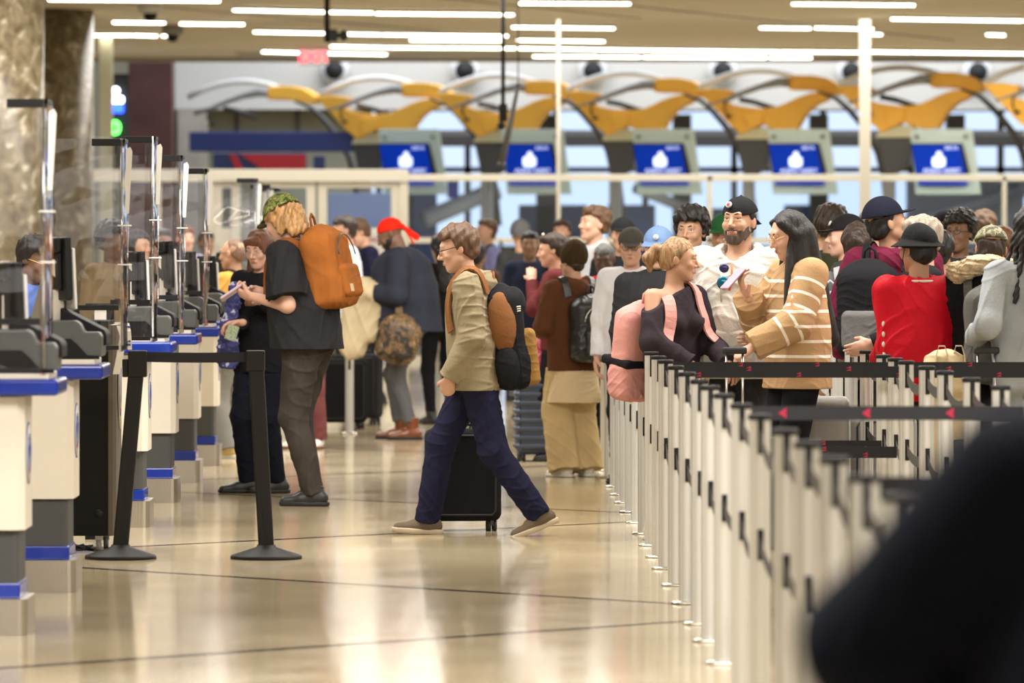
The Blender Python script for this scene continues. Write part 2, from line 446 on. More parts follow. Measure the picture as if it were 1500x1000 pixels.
    if shoe:
        for s in (1, -1):
            A = an[s]; t = ft[s]; fd = nrm([*(t.get('dir', (s*.2, -1))), 0]); pt = R(t.get('pitch', 0)); sd = np.array([-fd[1], fd[0], 0])
            up = np.array([0,0,1.]); f2 = fd*math.cos(pt)-up*math.sin(pt); u2 = up*math.cos(pt)+fd*math.sin(pt)
            q = lambda a, b, c=0: A+f2*a+u2*b+sd*c
            G = Field(A-.26, A+.26, min(h, .006))
            bt = shoe.get('boot', 0)
            G.cap(q(-.045,-.04), q(.06,-.045), .040, .040, k=.02); G.cap(q(.05,-.05), q(.155,-.058), .042, .033, k=.025, n=u2, fl=1.25)
            G.cap(q(-.01,-.03), q(-.012, .03+bt), .046, .047, k=.03, cut=True)
            G.clip(lambda X, Y, Z: -((X-A[0])*u2[0]+(Y-A[1])*u2[1]+(Z-A[2])*u2[2])-.074)
            V, Q = G.mesh(); so = npmesh('boot' if bt else 'shoe', V, Q, shoe['m'], root)
            G = Field(A-.26, A+.26, min(h, .005))
            G.cap(q(-.05,-.07), q(.07,-.07), .043, .043, k=.02); G.cap(q(.06,-.07), q(.16,-.07+.004), .045, .036, k=.02)
            G.clip(lambda X, Y, Z: np.abs((X-A[0])*u2[0]+(Y-A[1])*u2[1]+(Z-A[2])*u2[2]+.0725)-shoe.get('st', .0115))
            V, Q = G.mesh(); npmesh('sole', V, Q, shoe.get('sole', shoe['m']), so)
    if top:
        tl = top.get('loose', .0); zh = top.get('hem', .88); lo2 = lo.copy(); lo2[2] = min(zh, min(wr[1][2], wr[-1][2]))-.12; lo2[:2] -= .06; hi2 = hi.copy(); hi2[:2] += .06
        G = Field(lo2, hi2, h)
        rh, rc = top.get('rh', .165)*w+tl, .165*w+tl
        fl = top.get('fl', 1.42)/dep
        fy = RL@np.array([0,1,0])
        G.cap(cp((0,.0,1.28)), cp((0,.0,1.10)), rc, (rc+rh)/2, k=.0, n=fy, fl=fl)
        G.cap(cp((0,.0,1.10)), (Pv[0], Pv[1], zh-.08), (rc+rh)/2, rh, k=.05, n=fy, fl=fl)
        if top.get('belly'): G.ell(cp((0,-.05,1.08)), (.15*w,.13*dep+top['belly'],.17), RL, .08)
        if top.get('bust'): 
            for s in (-1,1): G.ell(cp((s*.075,-.085-tl,1.26)), (.06,.055,.06), RL, .05)
        G.cap(cp((-.135*w,.006,1.405)), cp((.135*w,.006,1.405)), .050+tl*.4, k=.06); G.ell(cp((0,.015,1.42)), (.10,.068,.065), RL, .05)
        sr = top.get('sr', (.056,.049,.038)); 
        for s in (1, -1):
            ln = top.get('sleeve', 1.) if not isinstance(top.get('sleeve', 1.), tuple) else top['sleeve'][0 if s == 1 else 1]
            S, E, W = sh[s], el[s], wr[s]
            a, b, c = (v+tl*.42 for v in sr)
            if ln <= 0: continue
            if ln < .5:
                e = S+(E-S)*ln*2; G.cap(S, e, a, b+top.get('flare', .012), k=.04, cut=True)
            else:
                e = E+(W-E)*((ln-.5)*2) - (0 if ln < 1 else 0)
                G.cap(S, E, a, b, k=.045); G.cap(E, e, b, c, k=.03, cut=True)
                if top.get('cuff'): G.cap(e-nrm(W-E)*.05, e, c*.7, c*1.05, k=.01, cut=True)
        if top.get('hood'):
            hb = top['hood']
            G.cap(cp((-.085,.03,1.465)), cp((.085,.03,1.465)), .042, k=.03); G.cap(cp((-.08,.05,1.45)), cp((0,.105,1.41)), .042, .05*hb, k=.04); G.cap(cp((.08,.05,1.45)), cp((0,.105,1.41)), .042, .05*hb, k=.04)
            G.cap(cp((-.085,.03,1.462)), cp((-.03,-.085,1.40)), .034, .022, k=.03); G.cap(cp((.085,.03,1.462)), cp((.03,-.085,1.40)), .034, .022, k=.03)
        if top.get('collar'):
            cz = top['collar']
            G.cap(cp((0,.015,1.42)), cp((0,.008,1.42+cz)), .078, .070, k=.02, cut=True)
        G.disp(foldfn(seed+100, top.get('fold', .006)*1.2, 15, 1.1))
        if top.get('hollow', True): G.cap(cp((0,.012,1.44)), Hc+HR@np.array([0,.01,.0]), .0625*fat, .09, k=.008, op='sub'); 
        if top.get('vneck'): G.cap(cp((0,-.13,1.36+.04)), cp((0,-.06,1.50)), .03, .09, k=.01, op='sub')
        if top.get('off'):
            G.rbox(cp((-.16,0,1.50)), (.17,.25,.12), .02, Ry(R(-28)), .01, 'sub')
        G.clip(lambda X, Y, Z: np.where((np.abs(X-Pv[0]) < .27*w+tl) & (np.abs(Y-Pv[1]) < .21*dep+tl) & (Z < zh+.1), zh+top.get('hemslope', 0)*X-Z, -1.))
        V, Q = G.mesh(); p.G = G
        p.top = npmesh(top.get('name', 'shirt'), V, Q, top['m'], root)
    # ---- hair
    if hair:
        lo3, hi3 = Hc-.2, Hc+.2
        if hair.get('long'): lo3 = np.minimum(lo3, Hc-[.25,.25,hair['long']+.1]); hi3 = hi3+[.05,.05,0]
        G = Field(lo3, hi3, min(h, .006)); t = hair.get('t', .010)
        if hair.get('long') or t < .012 or hair.get('full'):
            G.ell(T((0,.018,.032)), (.074+t,.093+t,.084+t), HR, .0); G.ell(T((0,.045,-.02)), (.066+t*.7,.064+t*.7,.065), HR, .02)
            if hair.get('vol'): v = hair['vol']; G.ell(T((0,.02,.045)), (.085+v,.10+v,.085+v), HR, .02)
        else:
            ts = hair.get('ts', .0065); v = hair.get('vol', .0)
            G.ell(T((0,.018,.032)), (.074+ts,.093+ts,.084+ts), HR, .0); G.ell(T((0,.05,-.03)), (.060+ts,.056+ts,.06), HR, .02)
            G.ell(T((0,.022,.060)), (.066+t*.9+v,.082+t*.9+v,.056+t*1.1+v*1.3), HR, .03); G.ell(T((0,.055,.03)), (.064+t*.6+v*.6,.058+t*.8+v*.6,.07), HR, .03)
            G.cap(T((-.03,-.055,.095)), T((.035,-.06,.097)), .018+v*.6, .022+v*.6, k=.03)
        z0, y0_, zn = hair.get('z0', .076), hair.get('y0', -.012), hair.get('zn', -.075)
        Ri = HR.T
        def keep(X, Y, Z):
            a, b, c = X-Hc[0], Y-Hc[1], Z-Hc[2]
            yl = Ri[1,0]*a+Ri[1,1]*b+Ri[1,2]*c; zl = Ri[2,0]*a+Ri[2,1]*b+Ri[2,2]*c
            sd_ = 0. if hair.get('long') else hair.get('side', .9)
            kk = np.minimum(z0-zl-.35*np.maximum(yl+.05, 0), np.maximum(y0_-yl-.25*np.maximum(zl,0)+sd_*np.maximum(-.005-zl, 0), zn-zl))
            if hat: kk = np.maximum(kk, zl-.052)
            return kk
        K_ = keep(*G.grids()).astype(np.float32); kq = .013; hh_ = np.maximum(kq-np.abs(G.D-K_), 0)/kq; G.D = np.maximum(G.D, K_)+hh_*hh_*kq*.25
        for it in hair.get('caps', ()):       # extra locks in head coordinates
            G.cap(T(it[0]), T(it[1]), it[2], it[3], k=.02, n=(HR@np.array(it[4]) if len(it) > 4 else None), fl=it[5] if len(it) > 5 else 1.)
        for it in hair.get('wcaps', ()):      # locks hanging in body coordinates from a head point
            G.cap(T(it[0]), T(it[0])+np.array(it[1]), it[2], it[3], k=.02, n=it[4] if len(it) > 4 else None, fl=it[5] if len(it) > 5 else 1.)
        G.disp(wavefn(seed+300, hair.get('amp', .0035), hair.get('f', 95), hair.get('zb', .5))); G.disp(wavefn(seed+301, .003, 40, .8))
        V, Q = G.mesh(); npmesh('hair', V, Q, hair['m'], root)
    if beard:
        G = Field(Hc-.16, Hc+.14, min(h, .005)); head_prims(G, Hc, HR, .002, False); 
        G.cap(T((0,-.074,-.100)), T((0,-.072,-.09)), .0205, .022, k=.025); G.cap(T((-.016,-.091,-.049)), T((.016,-.091,-.049)), .0095, k=.01)
        G.cap(T((-.05,-.005,-.055)), T((-.02,-.06,-.095)), .019, .019, k=.03); G.cap(T((.05,-.005,-.055)), T((.02,-.06,-.095)), .019, .019, k=.03)
        Ri = HR.T
        def kb(X, Y, Z):
            a, b, c = X-Hc[0], Y-Hc[1], Z-Hc[2]
            yl = Ri[1,0]*a+Ri[1,1]*b+Ri[1,2]*c; zl = Ri[2,0]*a+Ri[2,1]*b+Ri[2,2]*c; xl = np.abs(Ri[0,0]*a+Ri[0,1]*b+Ri[0,2]*c)
            return np.maximum(np.maximum(zl+.042-.9*np.maximum(xl-.042, 0), yl-.012), np.where((xl < .026) & (zl > -.072) & (zl < -.054), .01, -1))
        G.clip(kb); G.disp(wavefn(seed+400, .0015, 120, .8)); V, Q = G.mesh(); npmesh('beard', V, Q, beard, root)
    if hat:
        G = Field(Hc-.24, Hc+.24, min(h, .006)); kd = hat['kind']; Ri = HR.T; t = hat.get('t', .016)
        def loc3(X, Y, Z):
            a, b, c = X-Hc[0], Y-Hc[1], Z-Hc[2]
            return (Ri[i,0]*a+Ri[i,1]*b+Ri[i,2]*c for i in range(3))
        G.ell(T((0,.018,.032)), (.074+t,.093+t,.084+t+hat.get('up', .0)), HR, .0)
        if kd == 'cap':
            bd = hat.get('back', False)
            def f(X, Y, Z):
                a, b, c = loc3(X, Y, Z); return (.045+(.25*b if bd else .12*b))-c
            G.clip(f)
            ang = R(hat.get('brim', 0)+(180 if bd else 0)); bdv = np.array([math.sin(ang), -math.cos(ang), 0.])
            bc = np.array([0,.018,.046-(.03 if bd else 0)])+bdv*.105; dn = np.array([0,0,-.012])
            G.cap(T(bc-bdv*.03), T(bc+bdv*.035+dn), .068, .058, k=.006, n=HR@np.array([0,0,1.]), fl=9.)
            G.ell(T((0,.018,.032+.084+t)), .008, HR, .004)
        elif kd == 'beanie':
            G.ell(T((0,.035,.055)), (.080+t,.09+t,.085+t+hat.get('up', 0)), HR, .02)
            def f(X, Y, Z):
                a, b, c = loc3(X, Y, Z); return hat.get('z', .018)-.15*b-c
            G.clip(f); G.disp(wavefn(seed, .0015, 160, .2))
        elif kd == 'bucket':
            def f(X, Y, Z):
                a, b, c = loc3(X, Y, Z); return .035-c
            G.clip(f)
            G.cap(T((0,.01,.062)), T((0,.01,.018)), .088, .155, k=.0, cut=True); G.cap(T((0,.01,.040)), T((0,.01,.0)), .080, .148, k=.0, op='sub')
            G.ell(T((0,.018,.045)), (.074+t,.093+t,.075+t), HR, .01)
            G.clip(lambda X, Y, Z: np.where(list(loc3(X, Y, Z))[2] < .01, .01, -1.)); G.disp(foldfn(seed, .003, 25, .5))
        elif kd == 'durag':
            def f(X, Y, Z):
                a, b, c = loc3(X, Y, Z); return .030-.32*b-c
            G.clip(f); G.ell(T((0,.115,.0)), (.022,.02,.022), HR, .015)
            G.cap(T((0,.12,-.0)), T((.0,.17,-.12)), .018, .028, k=.01, n=HR@np.array([1,.3,0]), fl=3.); G.cap(T((0,.12,-.0)), T((.05,.13,-.14)), .018, .024, k=.01, n=HR@np.array([0,1,0]), fl=3.)
            G.disp(foldfn(seed, .004, 35, .8))
        V, Q = G.mesh(); hn = {'cap':'baseball_cap','beanie':'beanie','bucket':'bucket_hat','durag':'durag'}[kd]
        ho = npmesh(hn, V, Q, hat['m'], root)
        if hat.get('badge'):
            m = MB(); bc = T((hat.get('bx', 0), -.0935 if not hat.get('bback') else .127, .083)); nn = Vector(HR@np.array([math.sin(hat.get('bx',0)*9), -1, .55])).normalized()
            q = nn.to_track_quat('Z', 'X').to_matrix().to_4x4()
            m.lathe([(.017,-.006),(.017,.003)], 16, M=Matrix.Translation(bc)@q); m.lathe([(.010,.003),(.010,.0045)], 12, mi=1, M=Matrix.Translation(bc)@q)
            m.build('badge', [hat['badge'], hat.get('badge2', hat['badge'])], ho)
    if glasses:
        m = MB(); gy = -.108
        for s in (-1, 1):
            c = np.array([s*.033, gy, .010]); m.tube([T(c+[.020*math.cos(a), .004*abs(math.cos(a)), .0155*math.sin(a)]) for a in np.linspace(0, 6.283, 17)[:-1]], glasses.get('r', .0018), 6, closed=True)
            m.tube([T((s*.053, gy+.004, .012)), T((s*.078, -.02, .012)), T((s*.082, .02, .004))], glasses.get('r', .0018), 6)
        m.tube([T((-.013, gy, .012)), T((.013, gy, .012))], .0015, 6)
        m.build('glasses', glasses['m'], root)
    p.T = T
    return p

# ---- things worn or held: built in the person's coordinates, hung on an Empty of their own
def worn(p, name, base, label, cat, group=None):
    o = empty(name, (0,0,0), label, cat, 0, group)
    Mw = Matrix.Translation(p.root.location) @ Matrix.Rotation(p.root.rotation_euler.z, 4, 'Z') @ Matrix.Diagonal((p.u, p.u, p.u, 1))
    o.matrix_world = Mw @ Matrix.Translation(base)
    o['_off'] = 0
    del o['_off']
    return o
def wmesh(p, base, name, F, m, parent):
    V, Q = F.mesh(); return npmesh(name, V-np.array(base), Q, m, parent)
def wmb(base, mb, name, m, parent):
    bmesh.ops.translate(mb.bm, vec=-Vector(base), verts=mb.bm.verts); return mb.build(name, m, parent)

def strap_path(p, s, xo=.115, ybot=.10, zbot=1.02, ztop=1.36):
    """over the shoulder and under the arm, just outside the shirt"""
    ax = [(xo*s, .135, ztop), (xo*s, .09, 1.45), (xo*s, .03, 1.50), (xo*s, -.05, 1.47), (xo*s*1.05, -.12, 1.38), (xo*s*1.15, -.14, 1.26), (xo*s*1.35, -.12, 1.17)]
    P_, N_ = [], []
    pts = []
    for i in range(len(ax)-1):
        for t in (0, .33, .66): pts.append(np.array(ax[i])*(1-t)+np.array(ax[i+1])*t)
    pts.append(np.array(ax[-1]))
    for q in pts:
        c = p.cp((q[0]*.55, .01, min(q[2], 1.33))); w = p.cp(q); dr = nrm(w-c); 
        r = 0.
        t = float(np.linalg.norm(w-c))+(.09 if q[2] > 1.2 else .05)
        while t > 0 and p.G.sample(c+dr*t) > .008: t -= .006
        P_.append(c+dr*(t+.009)); N_.append(dr)
    # smooth
    for _ in range(3):
        P_ = [P_[0]]+[(P_[i-1]+2*P_[i]+P_[i+1])/4 for i in range(1, len(P_)-1)]+[P_[-1]]
    W = []
    for i in range(len(P_)):
        a, b = P_[max(i-1, 0)], P_[min(i+1, len(P_)-1)]; W.append(np.cross(nrm(b-a), N_[i]))
    return P_, W, N_

def backpack(p, label, m, m2=None, size=(.30,.17,.46), zc=1.20, y=None, straps=(1,1), strapm=None, sag=0., pockets=1, group=None, tilt=0., xo=0., handle=True, sw=.05, lid=None, h=.006, side=None, cut=None, zips=None, back=.03, panels=None, psc=1., tagm=None, band=None):
    hw, hd, hh = size[0]/2, size[1]/2, size[2]/2
    if y is None:
        t = .4; c = p.cp((0,0,zc))
        while p.G.sample(c+p.cp((0,t,zc))-p.cp((0,0,zc))) > .0 and t > .02: t -= .006
        y = t+hd-back
    cen = p.cp((xo, y, zc)); RT = Rx(R(tilt))@(Rx(R(0)))
    lean_R = np.array([p.cp((1,0,.95))-p.cp((0,0,.95)), p.cp((0,1,.95))-p.cp((0,0,.95)), p.cp((0,0,1.95))-p.cp((0,0,.95))]).T
    RT = lean_R@Rx(R(tilt))
    q = lambda a, b, c: cen+RT@np.array([a, b, c])
    base = tuple(q(0,0,-hh))
    o = worn(p, 'backpack', base, label, 'backpack', group)
    G = Field(cen-[.36,.36,.4], cen+[.36,.36,.4], h)
    G.rbox(q(0,0,-.02), (hw,hd,hh-.02), min(hd*.75,.06), RT, .0); G.ell(q(0,-.01,hh*.45), (hw*.98,hd*.95,hh*.6), RT, .05); G.ell(q(0,hd*.35,-hh*.5), (hw*.95,hd*.95,hh*.45), RT, .05)
    G.disp(foldfn(SEED[0]+50, .005, 24, 1.)); wmesh(p, base, 'bag_body', G, m, o)
    for i in range(pockets):
        G = Field(cen-[.36,.36,.4], cen+[.36,.36,.4], h)
        zz = -hh*.42 if i == 0 else hh*.35; s2 = 1 if i == 0 else .8
        G.rbox(q(0,hd*.92+.004*(i==0),zz), (hw*.72*s2,.045*psc,hh*.40*s2*psc), .035, RT, .0); G.disp(foldfn(SEED[0]+60+i, .004, 26, 1.)); wmesh(p, base, 'front_pocket', G, m2 or m, o)
    if side:
        for s in (-1, 1):
            G = Field(cen-[.36,.36,.4], cen+[.36,.36,.4], h); G.ell(q(s*hw*.93,-.02,-hh*.55), (.05,hd*.75,hh*.40), RT, .0); G.disp(foldfn(SEED[0]+66, .004, 26, 1.)); wmesh(p, base, 'side_pocket', G, side, o)
    if panels:
        for s in (-1, 1):
            G = Field(cen-[.36,.36,.4], cen+[.36,.36,.4], h); G.ell(q(s*hw*.80,-.02,hh*.28), (.060,hd*.88,hh*.60), RT, .0); G.disp(foldfn(SEED[0]+80, .005, 22, 1.)); wmesh(p, base, 'side_panel', G, panels, o)
    if lid:
        G = Field(cen-[.36,.36,.4], cen+[.36,.36,.4], h)
        G.ell(q(0,hd*.45,hh*.62), (hw*.98,hd*.85,hh*.34), RT, 0); G.disp(foldfn(SEED[0]+70, .004, 26, 1.)); wmesh(p, base, 'lid', G, lid, o); p.lidG = G; p.bbase = base; p.bag = o
    if band:
        G = Field(cen-[.36,.36,.4], cen+[.36,.36,.4], h); G.rbox(q(0,hd*.25,-hh*.22), (hw*1.035,hd*1.32,.027), .02, RT, 0); wmesh(p, base, 'band', G, band, o)
    if tagm:
        M4 = Matrix([list(RT[i])+[0] for i in range(3)]+[[0,0,0,1]]); c4 = Vector(q(hw*.45, hd*.92+.004+.0445*psc, -hh*.62)); mb = MB(); mb.box(-.022,.022,-.003,.003,-.022,.022,.002, M=Matrix.Translation(c4)@M4); wmb(base, mb, 'label_patch', tagm, o)
    if zips:
        mb = MB(); mb.tube([q(hw*math.cos(a)*.78, hd*1.02+.02, hh*.15+hh*.55*math.sin(a)) for a in np.linspace(.1, 3.04, 14)], .004, 6); wmb(base, mb, 'zip', zips, o)
    if handle:
        mb = MB(); mb.tube([q(-.035,-hd*.4,hh*.93), q(-.03,-hd*.4,hh+.05), q(0,-hd*.4,hh+.075), q(.03,-hd*.4,hh+.05), q(.035,-hd*.4,hh*.93)], .008, 8); wmb(base, mb, 'handle', strapm or m, o)
    for s, on in ((1, straps[0]), (-1, straps[1])):
        if not on: continue
        try:
            P_, W, N_ = strap_path(p, s); P_[0] = P_[0]
            mb = MB(); mb.ribbon(P_, W, sw, N_, .012); wmb(base, mb, 'strap', strapm or m, o)
        except Exception as e: print('strap', e)
    return o
# ------------------------------------------------------------------ setting
ZC = 4.55           # ceiling height
def make_floor():
    m = mat('floor_terrazzo', (.40,.33,.21), .15); nt = m.node_tree; b = nt.nodes['Principled BSDF']
    N = nt.nodes.new; L = nt.links.new
    geo = N('ShaderNodeNewGeometry'); sp = N('ShaderNodeSeparateXYZ'); L(geo.outputs['Position'], sp.inputs[0])
    def math_(op, a, bb=None, c=None):
        n = N('ShaderNodeMath'); n.operation = op
        for i, v in enumerate((a, bb, c)):
            if v is None: continue
            if isinstance(v, (int, float)): n.inputs[i].default_value = v
            else: L(v, n.inputs[i])
        return n.outputs[0]
    masks = []
    for op, off in (('SUBTRACT', 22.6), ('ADD', 25.55)):
        v = math_(op, sp.outputs['Y'], sp.outputs['X'])
        v = math_('SUBTRACT', v, off); v = math_('DIVIDE', v, 8.45); v = math_('ADD', v, 50.5); v = math_('FRACT', v)
        v = math_('SUBTRACT', v, .5); v = math_('ABSOLUTE', v); masks.append(math_('LESS_THAN', v, .0062))
    line = math_('MAXIMUM', *masks)
    nz = N('ShaderNodeTexNoise'); nz.inputs['Scale'].default_value = .55; nz.inputs['Detail'].default_value = 6; L(geo.outputs['Position'], nz.inputs['Vector'])
    rp = N('ShaderNodeValToRGB'); rp.color_ramp.elements[0].position = .3; rp.color_ramp.elements[1].position = .75
    rp.color_ramp.elements[0].color = (.33,.265,.16,1); rp.color_ramp.elements[1].color = (.50,.42,.28,1); L(nz.outputs['Fac'], rp.inputs[0])
    chip = N('ShaderNodeTexVoronoi'); chip.inputs['Scale'].default_value = 55; L(geo.outputs['Position'], chip.inputs['Vector'])
    crp = N('ShaderNodeValToRGB'); crp.color_ramp.elements[0].color = (.8,.8,.8,1); crp.color_ramp.elements[1].color = (1.1,1.08,1.02,1); L(chip.outputs['Color'], crp.inputs[0])
    mul = N('ShaderNodeMix'); mul.data_type = 'RGBA'; mul.blend_type = 'MULTIPLY'; mul.inputs[0].default_value = .6; L(rp.outputs[0], mul.inputs[6]); L(crp.outputs[0], mul.inputs[7])
    mx = N('ShaderNodeMix'); mx.data_type = 'RGBA'; L(line, mx.inputs[0]); L(mul.outputs[2], mx.inputs[6]); mx.inputs[7].default_value = (.018,.016,.014,1); L(mx.outputs[2], b.inputs['Base Color'])
    n2 = N('ShaderNodeTexNoise'); n2.inputs['Scale'].default_value = 1.6; n2.inputs['Detail'].default_value = 4; L(geo.outputs['Position'], n2.inputs['Vector'])
    mr = N('ShaderNodeMapRange'); mr.inputs[3].default_value = .07; mr.inputs[4].default_value = .16; L(n2.outputs['Fac'], mr.inputs[0]); L(mr.outputs[0], b.inputs['Roughness'])
    sl_ = N('ShaderNodeMath'); sl_.operation = 'MULTIPLY_ADD'; sl_.inputs[1].default_value = -.2; sl_.inputs[2].default_value = .22; L(line, sl_.inputs[0]); L(sl_.outputs[0], b.inputs['Specular IOR Level'])
    n3 = N('ShaderNodeTexNoise'); n3.inputs['Scale'].default_value = 2.2; L(geo.outputs['Position'], n3.inputs['Vector'])
    bp = N('ShaderNodeBump'); bp.inputs['Strength'].default_value = .05; bp.inputs['Distance'].default_value = .01; L(n3.outputs['Fac'], bp.inputs['Height']); L(bp.outputs[0], b.inputs['Normal'])
    mb = MB(); mb.box(-16, 26, -6, 125, -.15, 0); struct(mb.build('floor', m))
make_floor()

M_ceil = mat('ceiling_panel', (.80,.73,.58), .75, bump=.15, bscale=3, var=.05, vscale=.4)
M_ceil2 = mat('ceiling_panel_grey', (.52,.49,.42), .6, var=.05, vscale=.4)
M_wall = mat('wall_paint', (.66,.64,.59), .8, var=.03, vscale=.5)
M_white = mat('white_frame', (.74,.70,.58), .45)
M_grey = mat('grey_metal', (.28,.27,.25), .5)
M_dgrey = mat('dark_grey_metal', (.06,.058,.055), .45)
M_navy = mat('navy_panel', (.018,.035,.16), .5)
M_blue = mat('blue_panel', (.01,.03,.42), .35)
M_red = mat('red_panel', (.55,.012,.03), .45)
M_maroonw = mat('maroon_stone', (.10,.035,.028), .5, var=.3, vscale=2)
M_light = mat('lamp_tube', (1.,.93,.80), .5, emit=7.)
mb = MB(); mb.box(-16, 26, -6, 90.5, ZC, ZC+.4)
struct(mb.build('ceiling', M_ceil))
# ceiling detail: recessed grey coffer strip, seams
mb = MB()
for xx, yy, a in ((-3.2,62,R(67)),(1.6,70,R(67)),(5.5,66,R(67)),(-1.0,78,R(67))):
    M = Matrix.Translation((xx, yy, ZC-.004))@Matrix.Rotation(a, 4, 'Z'); mb.box(-14, 14, -.03, .03, -.006, .004, M=M)
struct(mb.build('trim_1', M_grey))
mb = MB(); mb.box(-3.6, 26, 87.9, 90.5, ZC-.02, ZC-.002); struct(mb.build('trim_2', M_ceil2))
mb = MB(); mb.box(-16, 26, 90.5, 90.8, ZC-.07, ZC+1.4); struct(mb.build('trim_3', mat('fascia', (.40,.37,.30), .6)))
# bulkhead far away and the outer window wall
mb = MB(); mb.box(wx(215, 99), 26, 99, 99.5, wz(160, 99), 8.2); struct(mb.build('wall_back', M_wall))
mb = MB(); mb.box(-16, wx(215, 99)-.02, 99.2, 99.7, 0, 8.2); mb.box(wx(188,96), wx(252, 96), 96, 97, 0, 6.4, mi=1)
struct(mb.build('wall_left', [mat('beige_wall', (.36,.32,.23), .8), M_maroonw]))
mb = MB(); mb.box(wx(262, 99), wx(305, 99), 98.6, 98.95, 0, wz(160, 99), mi=0); mb.box(wx(305,100), wx(545,100), 99.6, 99.9, 0, wz(157,100), mi=1)
for px_ in (348, 437): mb.box(wx(px_,100)-.03, wx(px_,100)+.03, 99.55, 99.6, wz(222,100), wz(160,100), mi=2)
struct(mb.build('wall_right', [mat('tan_stone', (.44,.40,.33), .6, var=.15, vscale=3), mat('olive_wall', (.30,.29,.21), .7), M_dgrey]))
mb = MB(); mb.box(-16.4, -16, -6.4, 118, -.1, 8.5); struct(mb.build('wall_west', M_wall))
mb = MB(); mb.box(26, 26.4, -6.4, 118, -.1, 8.5); struct(mb.build('wall_east', M_wall))
mb = MB(); mb.box(-16.4, 26.4, -6.4, -6, -.1, 5); struct(mb.build('wall_south', mat('tan_wall', (.45,.38,.28), .8)))
mb = MB(); mb.box(-16, 26, 96, 118, 8.2, 8.5); struct(mb.build('trim_4', M_wall))
# sky seen through the end windows: mullions and beams stand in front of the open air
mb = MB()
yb = 112.
for i in range(15):
    x0 = -3.5+i*1.75; mb.box(x0-.06, x0+.06, yb, yb+.15, 0, 4.3)
for z_ in (.1, 1.5, 3.05, 4.25): mb.box(-4, 24, yb, yb+.15, z_-.05, z_+.05)
struct(mb.build('window_1', M_grey))
mb = MB(); mb.box(-16, -4, yb, yb+.3, 0, 8.2); mb.box(-16, 26, yb, yb+.3, 4.3, 8.2); struct(mb.build('wall_front', mat('far_wall', (.42,.42,.40), .8)))
mb = MB()
for i in range(9):
    x0 = -1.1+i*2.55; mb.box(x0-.17, x0+.17, 106, 106.35, 0, 4.0)
struct(mb.build('trim_5', mat('grey_column', (.22,.22,.20), .6)))
# a dark service beam right behind the canopies
mb = MB(); mb.box(wx(560, 97), 16, 97, 97.4, wz(214, 97), wz(199, 97)); mb.box(wx(560, 97), 16, 97.4, 97.6, wz(199, 97), wz(190, 97), mi=1)
struct(mb.build('trim_6', [M_dgrey, mat('bronze_beam', (.16,.145,.13), .5)]))
# blurred bits of the concourse beyond the glass
def blk(name, x0, y0, x1, y1, d, dep, m, label, cat, bev=.02, floor=False):
    z0, z1 = (0. if floor else wz(y1, d)), wz(y0, d); X0, X1 = wx(x0, d), wx(x1, d)
    mb = MB(); mb.box(X0-(X0+X1)/2, X1-(X0+X1)/2, 0, dep, 0, z1-z0, bev); o = mb.build(name, m); o.location = ((X0+X1)/2, d, z0); return tag(o, label, cat)
M_pale = mat('pale_panel', (.55,.62,.78), .4); M_sblue = mat('steel_blue', (.17,.25,.55), .5)
blk('display_board', 277, 193, 532, 222, 95, .25, M_navy, 'long dark navy fascia board hanging under the orange canopy', 'sign')
o = blk('airline_sign', 312, 224, 449, 262, 93, .12, M_navy, 'navy and red sign panel above the white door frame', 'sign')
def sign_tri():
    mb = MB(); d = 92.97
    for pts in ([(352,226),(448,226),(448,262),(405,262)], [(336,226),(346,226),(362,262),(352,262)]):
        mb.prism([(wx(a,d), wz(b,d)) for a, b in pts], d-.02, d+.02)
    t = mb.build('red_stripe', M_red); t.parent = o; t.matrix_parent_inverse = Matrix.Translation(o.location).inverted()
sign_tri()
blk('poster', 459, 228, 476, 258, 92, .05, M_navy, 'small dark blue poster on the wall right of the red and navy sign', 'poster')
# things glimpsed between the rail and the crowd
for (x0, y0, x1, y1, d, m, lb, ct, nm) in (
    (604,262,640,345,103, M_sblue, 'dark blue kiosk seen through the glass left of the slanting tube', 'kiosk', 'ticket_kiosk'),
    (480,283,575,362,90, M_sblue, 'blue lit counter seen through the window of the white door', 'counter', 'counter'),
    (655,262,672,290,101, M_blue, 'small bright blue board seen through the glass', 'sign', 'sign_board'),
    (890,300,960,362,104, M_sblue, 'blue counter front seen behind the tall young man', 'counter', 'counter'),
    (1040,305,1085,362,105, M_sblue, 'blue counter front seen behind the man in the white hoodie', 'counter', 'counter'),
    (1330,262,1500,300,104, M_pale, 'pale blue upper screen wall at the far right', 'screen', 'screen_wall'),
    (760,300,860,352,106, M_sblue, 'blue seating block seen under the second screen', 'seating', 'bench'),
    (1150,300,1200,362,107, M_sblue, 'blue counter front seen above the long black hair', 'counter', 'counter')):
    blk(nm, x0, y0, x1, y1, d, .5, m, lb, ct, floor=nm != 'sign_board')
M_tubew = mat('white_tube', (.80,.86,.95), .25)
def tube_thing(name, a, b, d, r, m, label, cat):
    A = Vector((wx(a[0], d), d, wz(a[1], d))); B = Vector((wx(b[0], d+.4), d+.4, wz(b[1], d+.4)))
    mb = MB(); mb.tube([A-A, B-A], r, 16); mb.tube([(B-A)*.96, (B-A)*1.02], r*1.25, 16); o = mb.build(name, m); o.location = A; return tag(o, label, cat)
tube_thing('jet_bridge', (622, 322), (725, 278), 102, .16, M_tubew, 'white slanting tube seen through the glass above the dark haired walker', 'tube')
tube_thing('escalator_rail', (930, 275), (1005, 305), 103, .10, M_tubew, 'white slanting rail seen above the blond ponytail', 'rail')
tube_thing('escalator_rail', (1325, 330), (1500, 275), 103, .13, M_pale, 'pale slanting rail seen behind the man with curly black hair', 'rail')

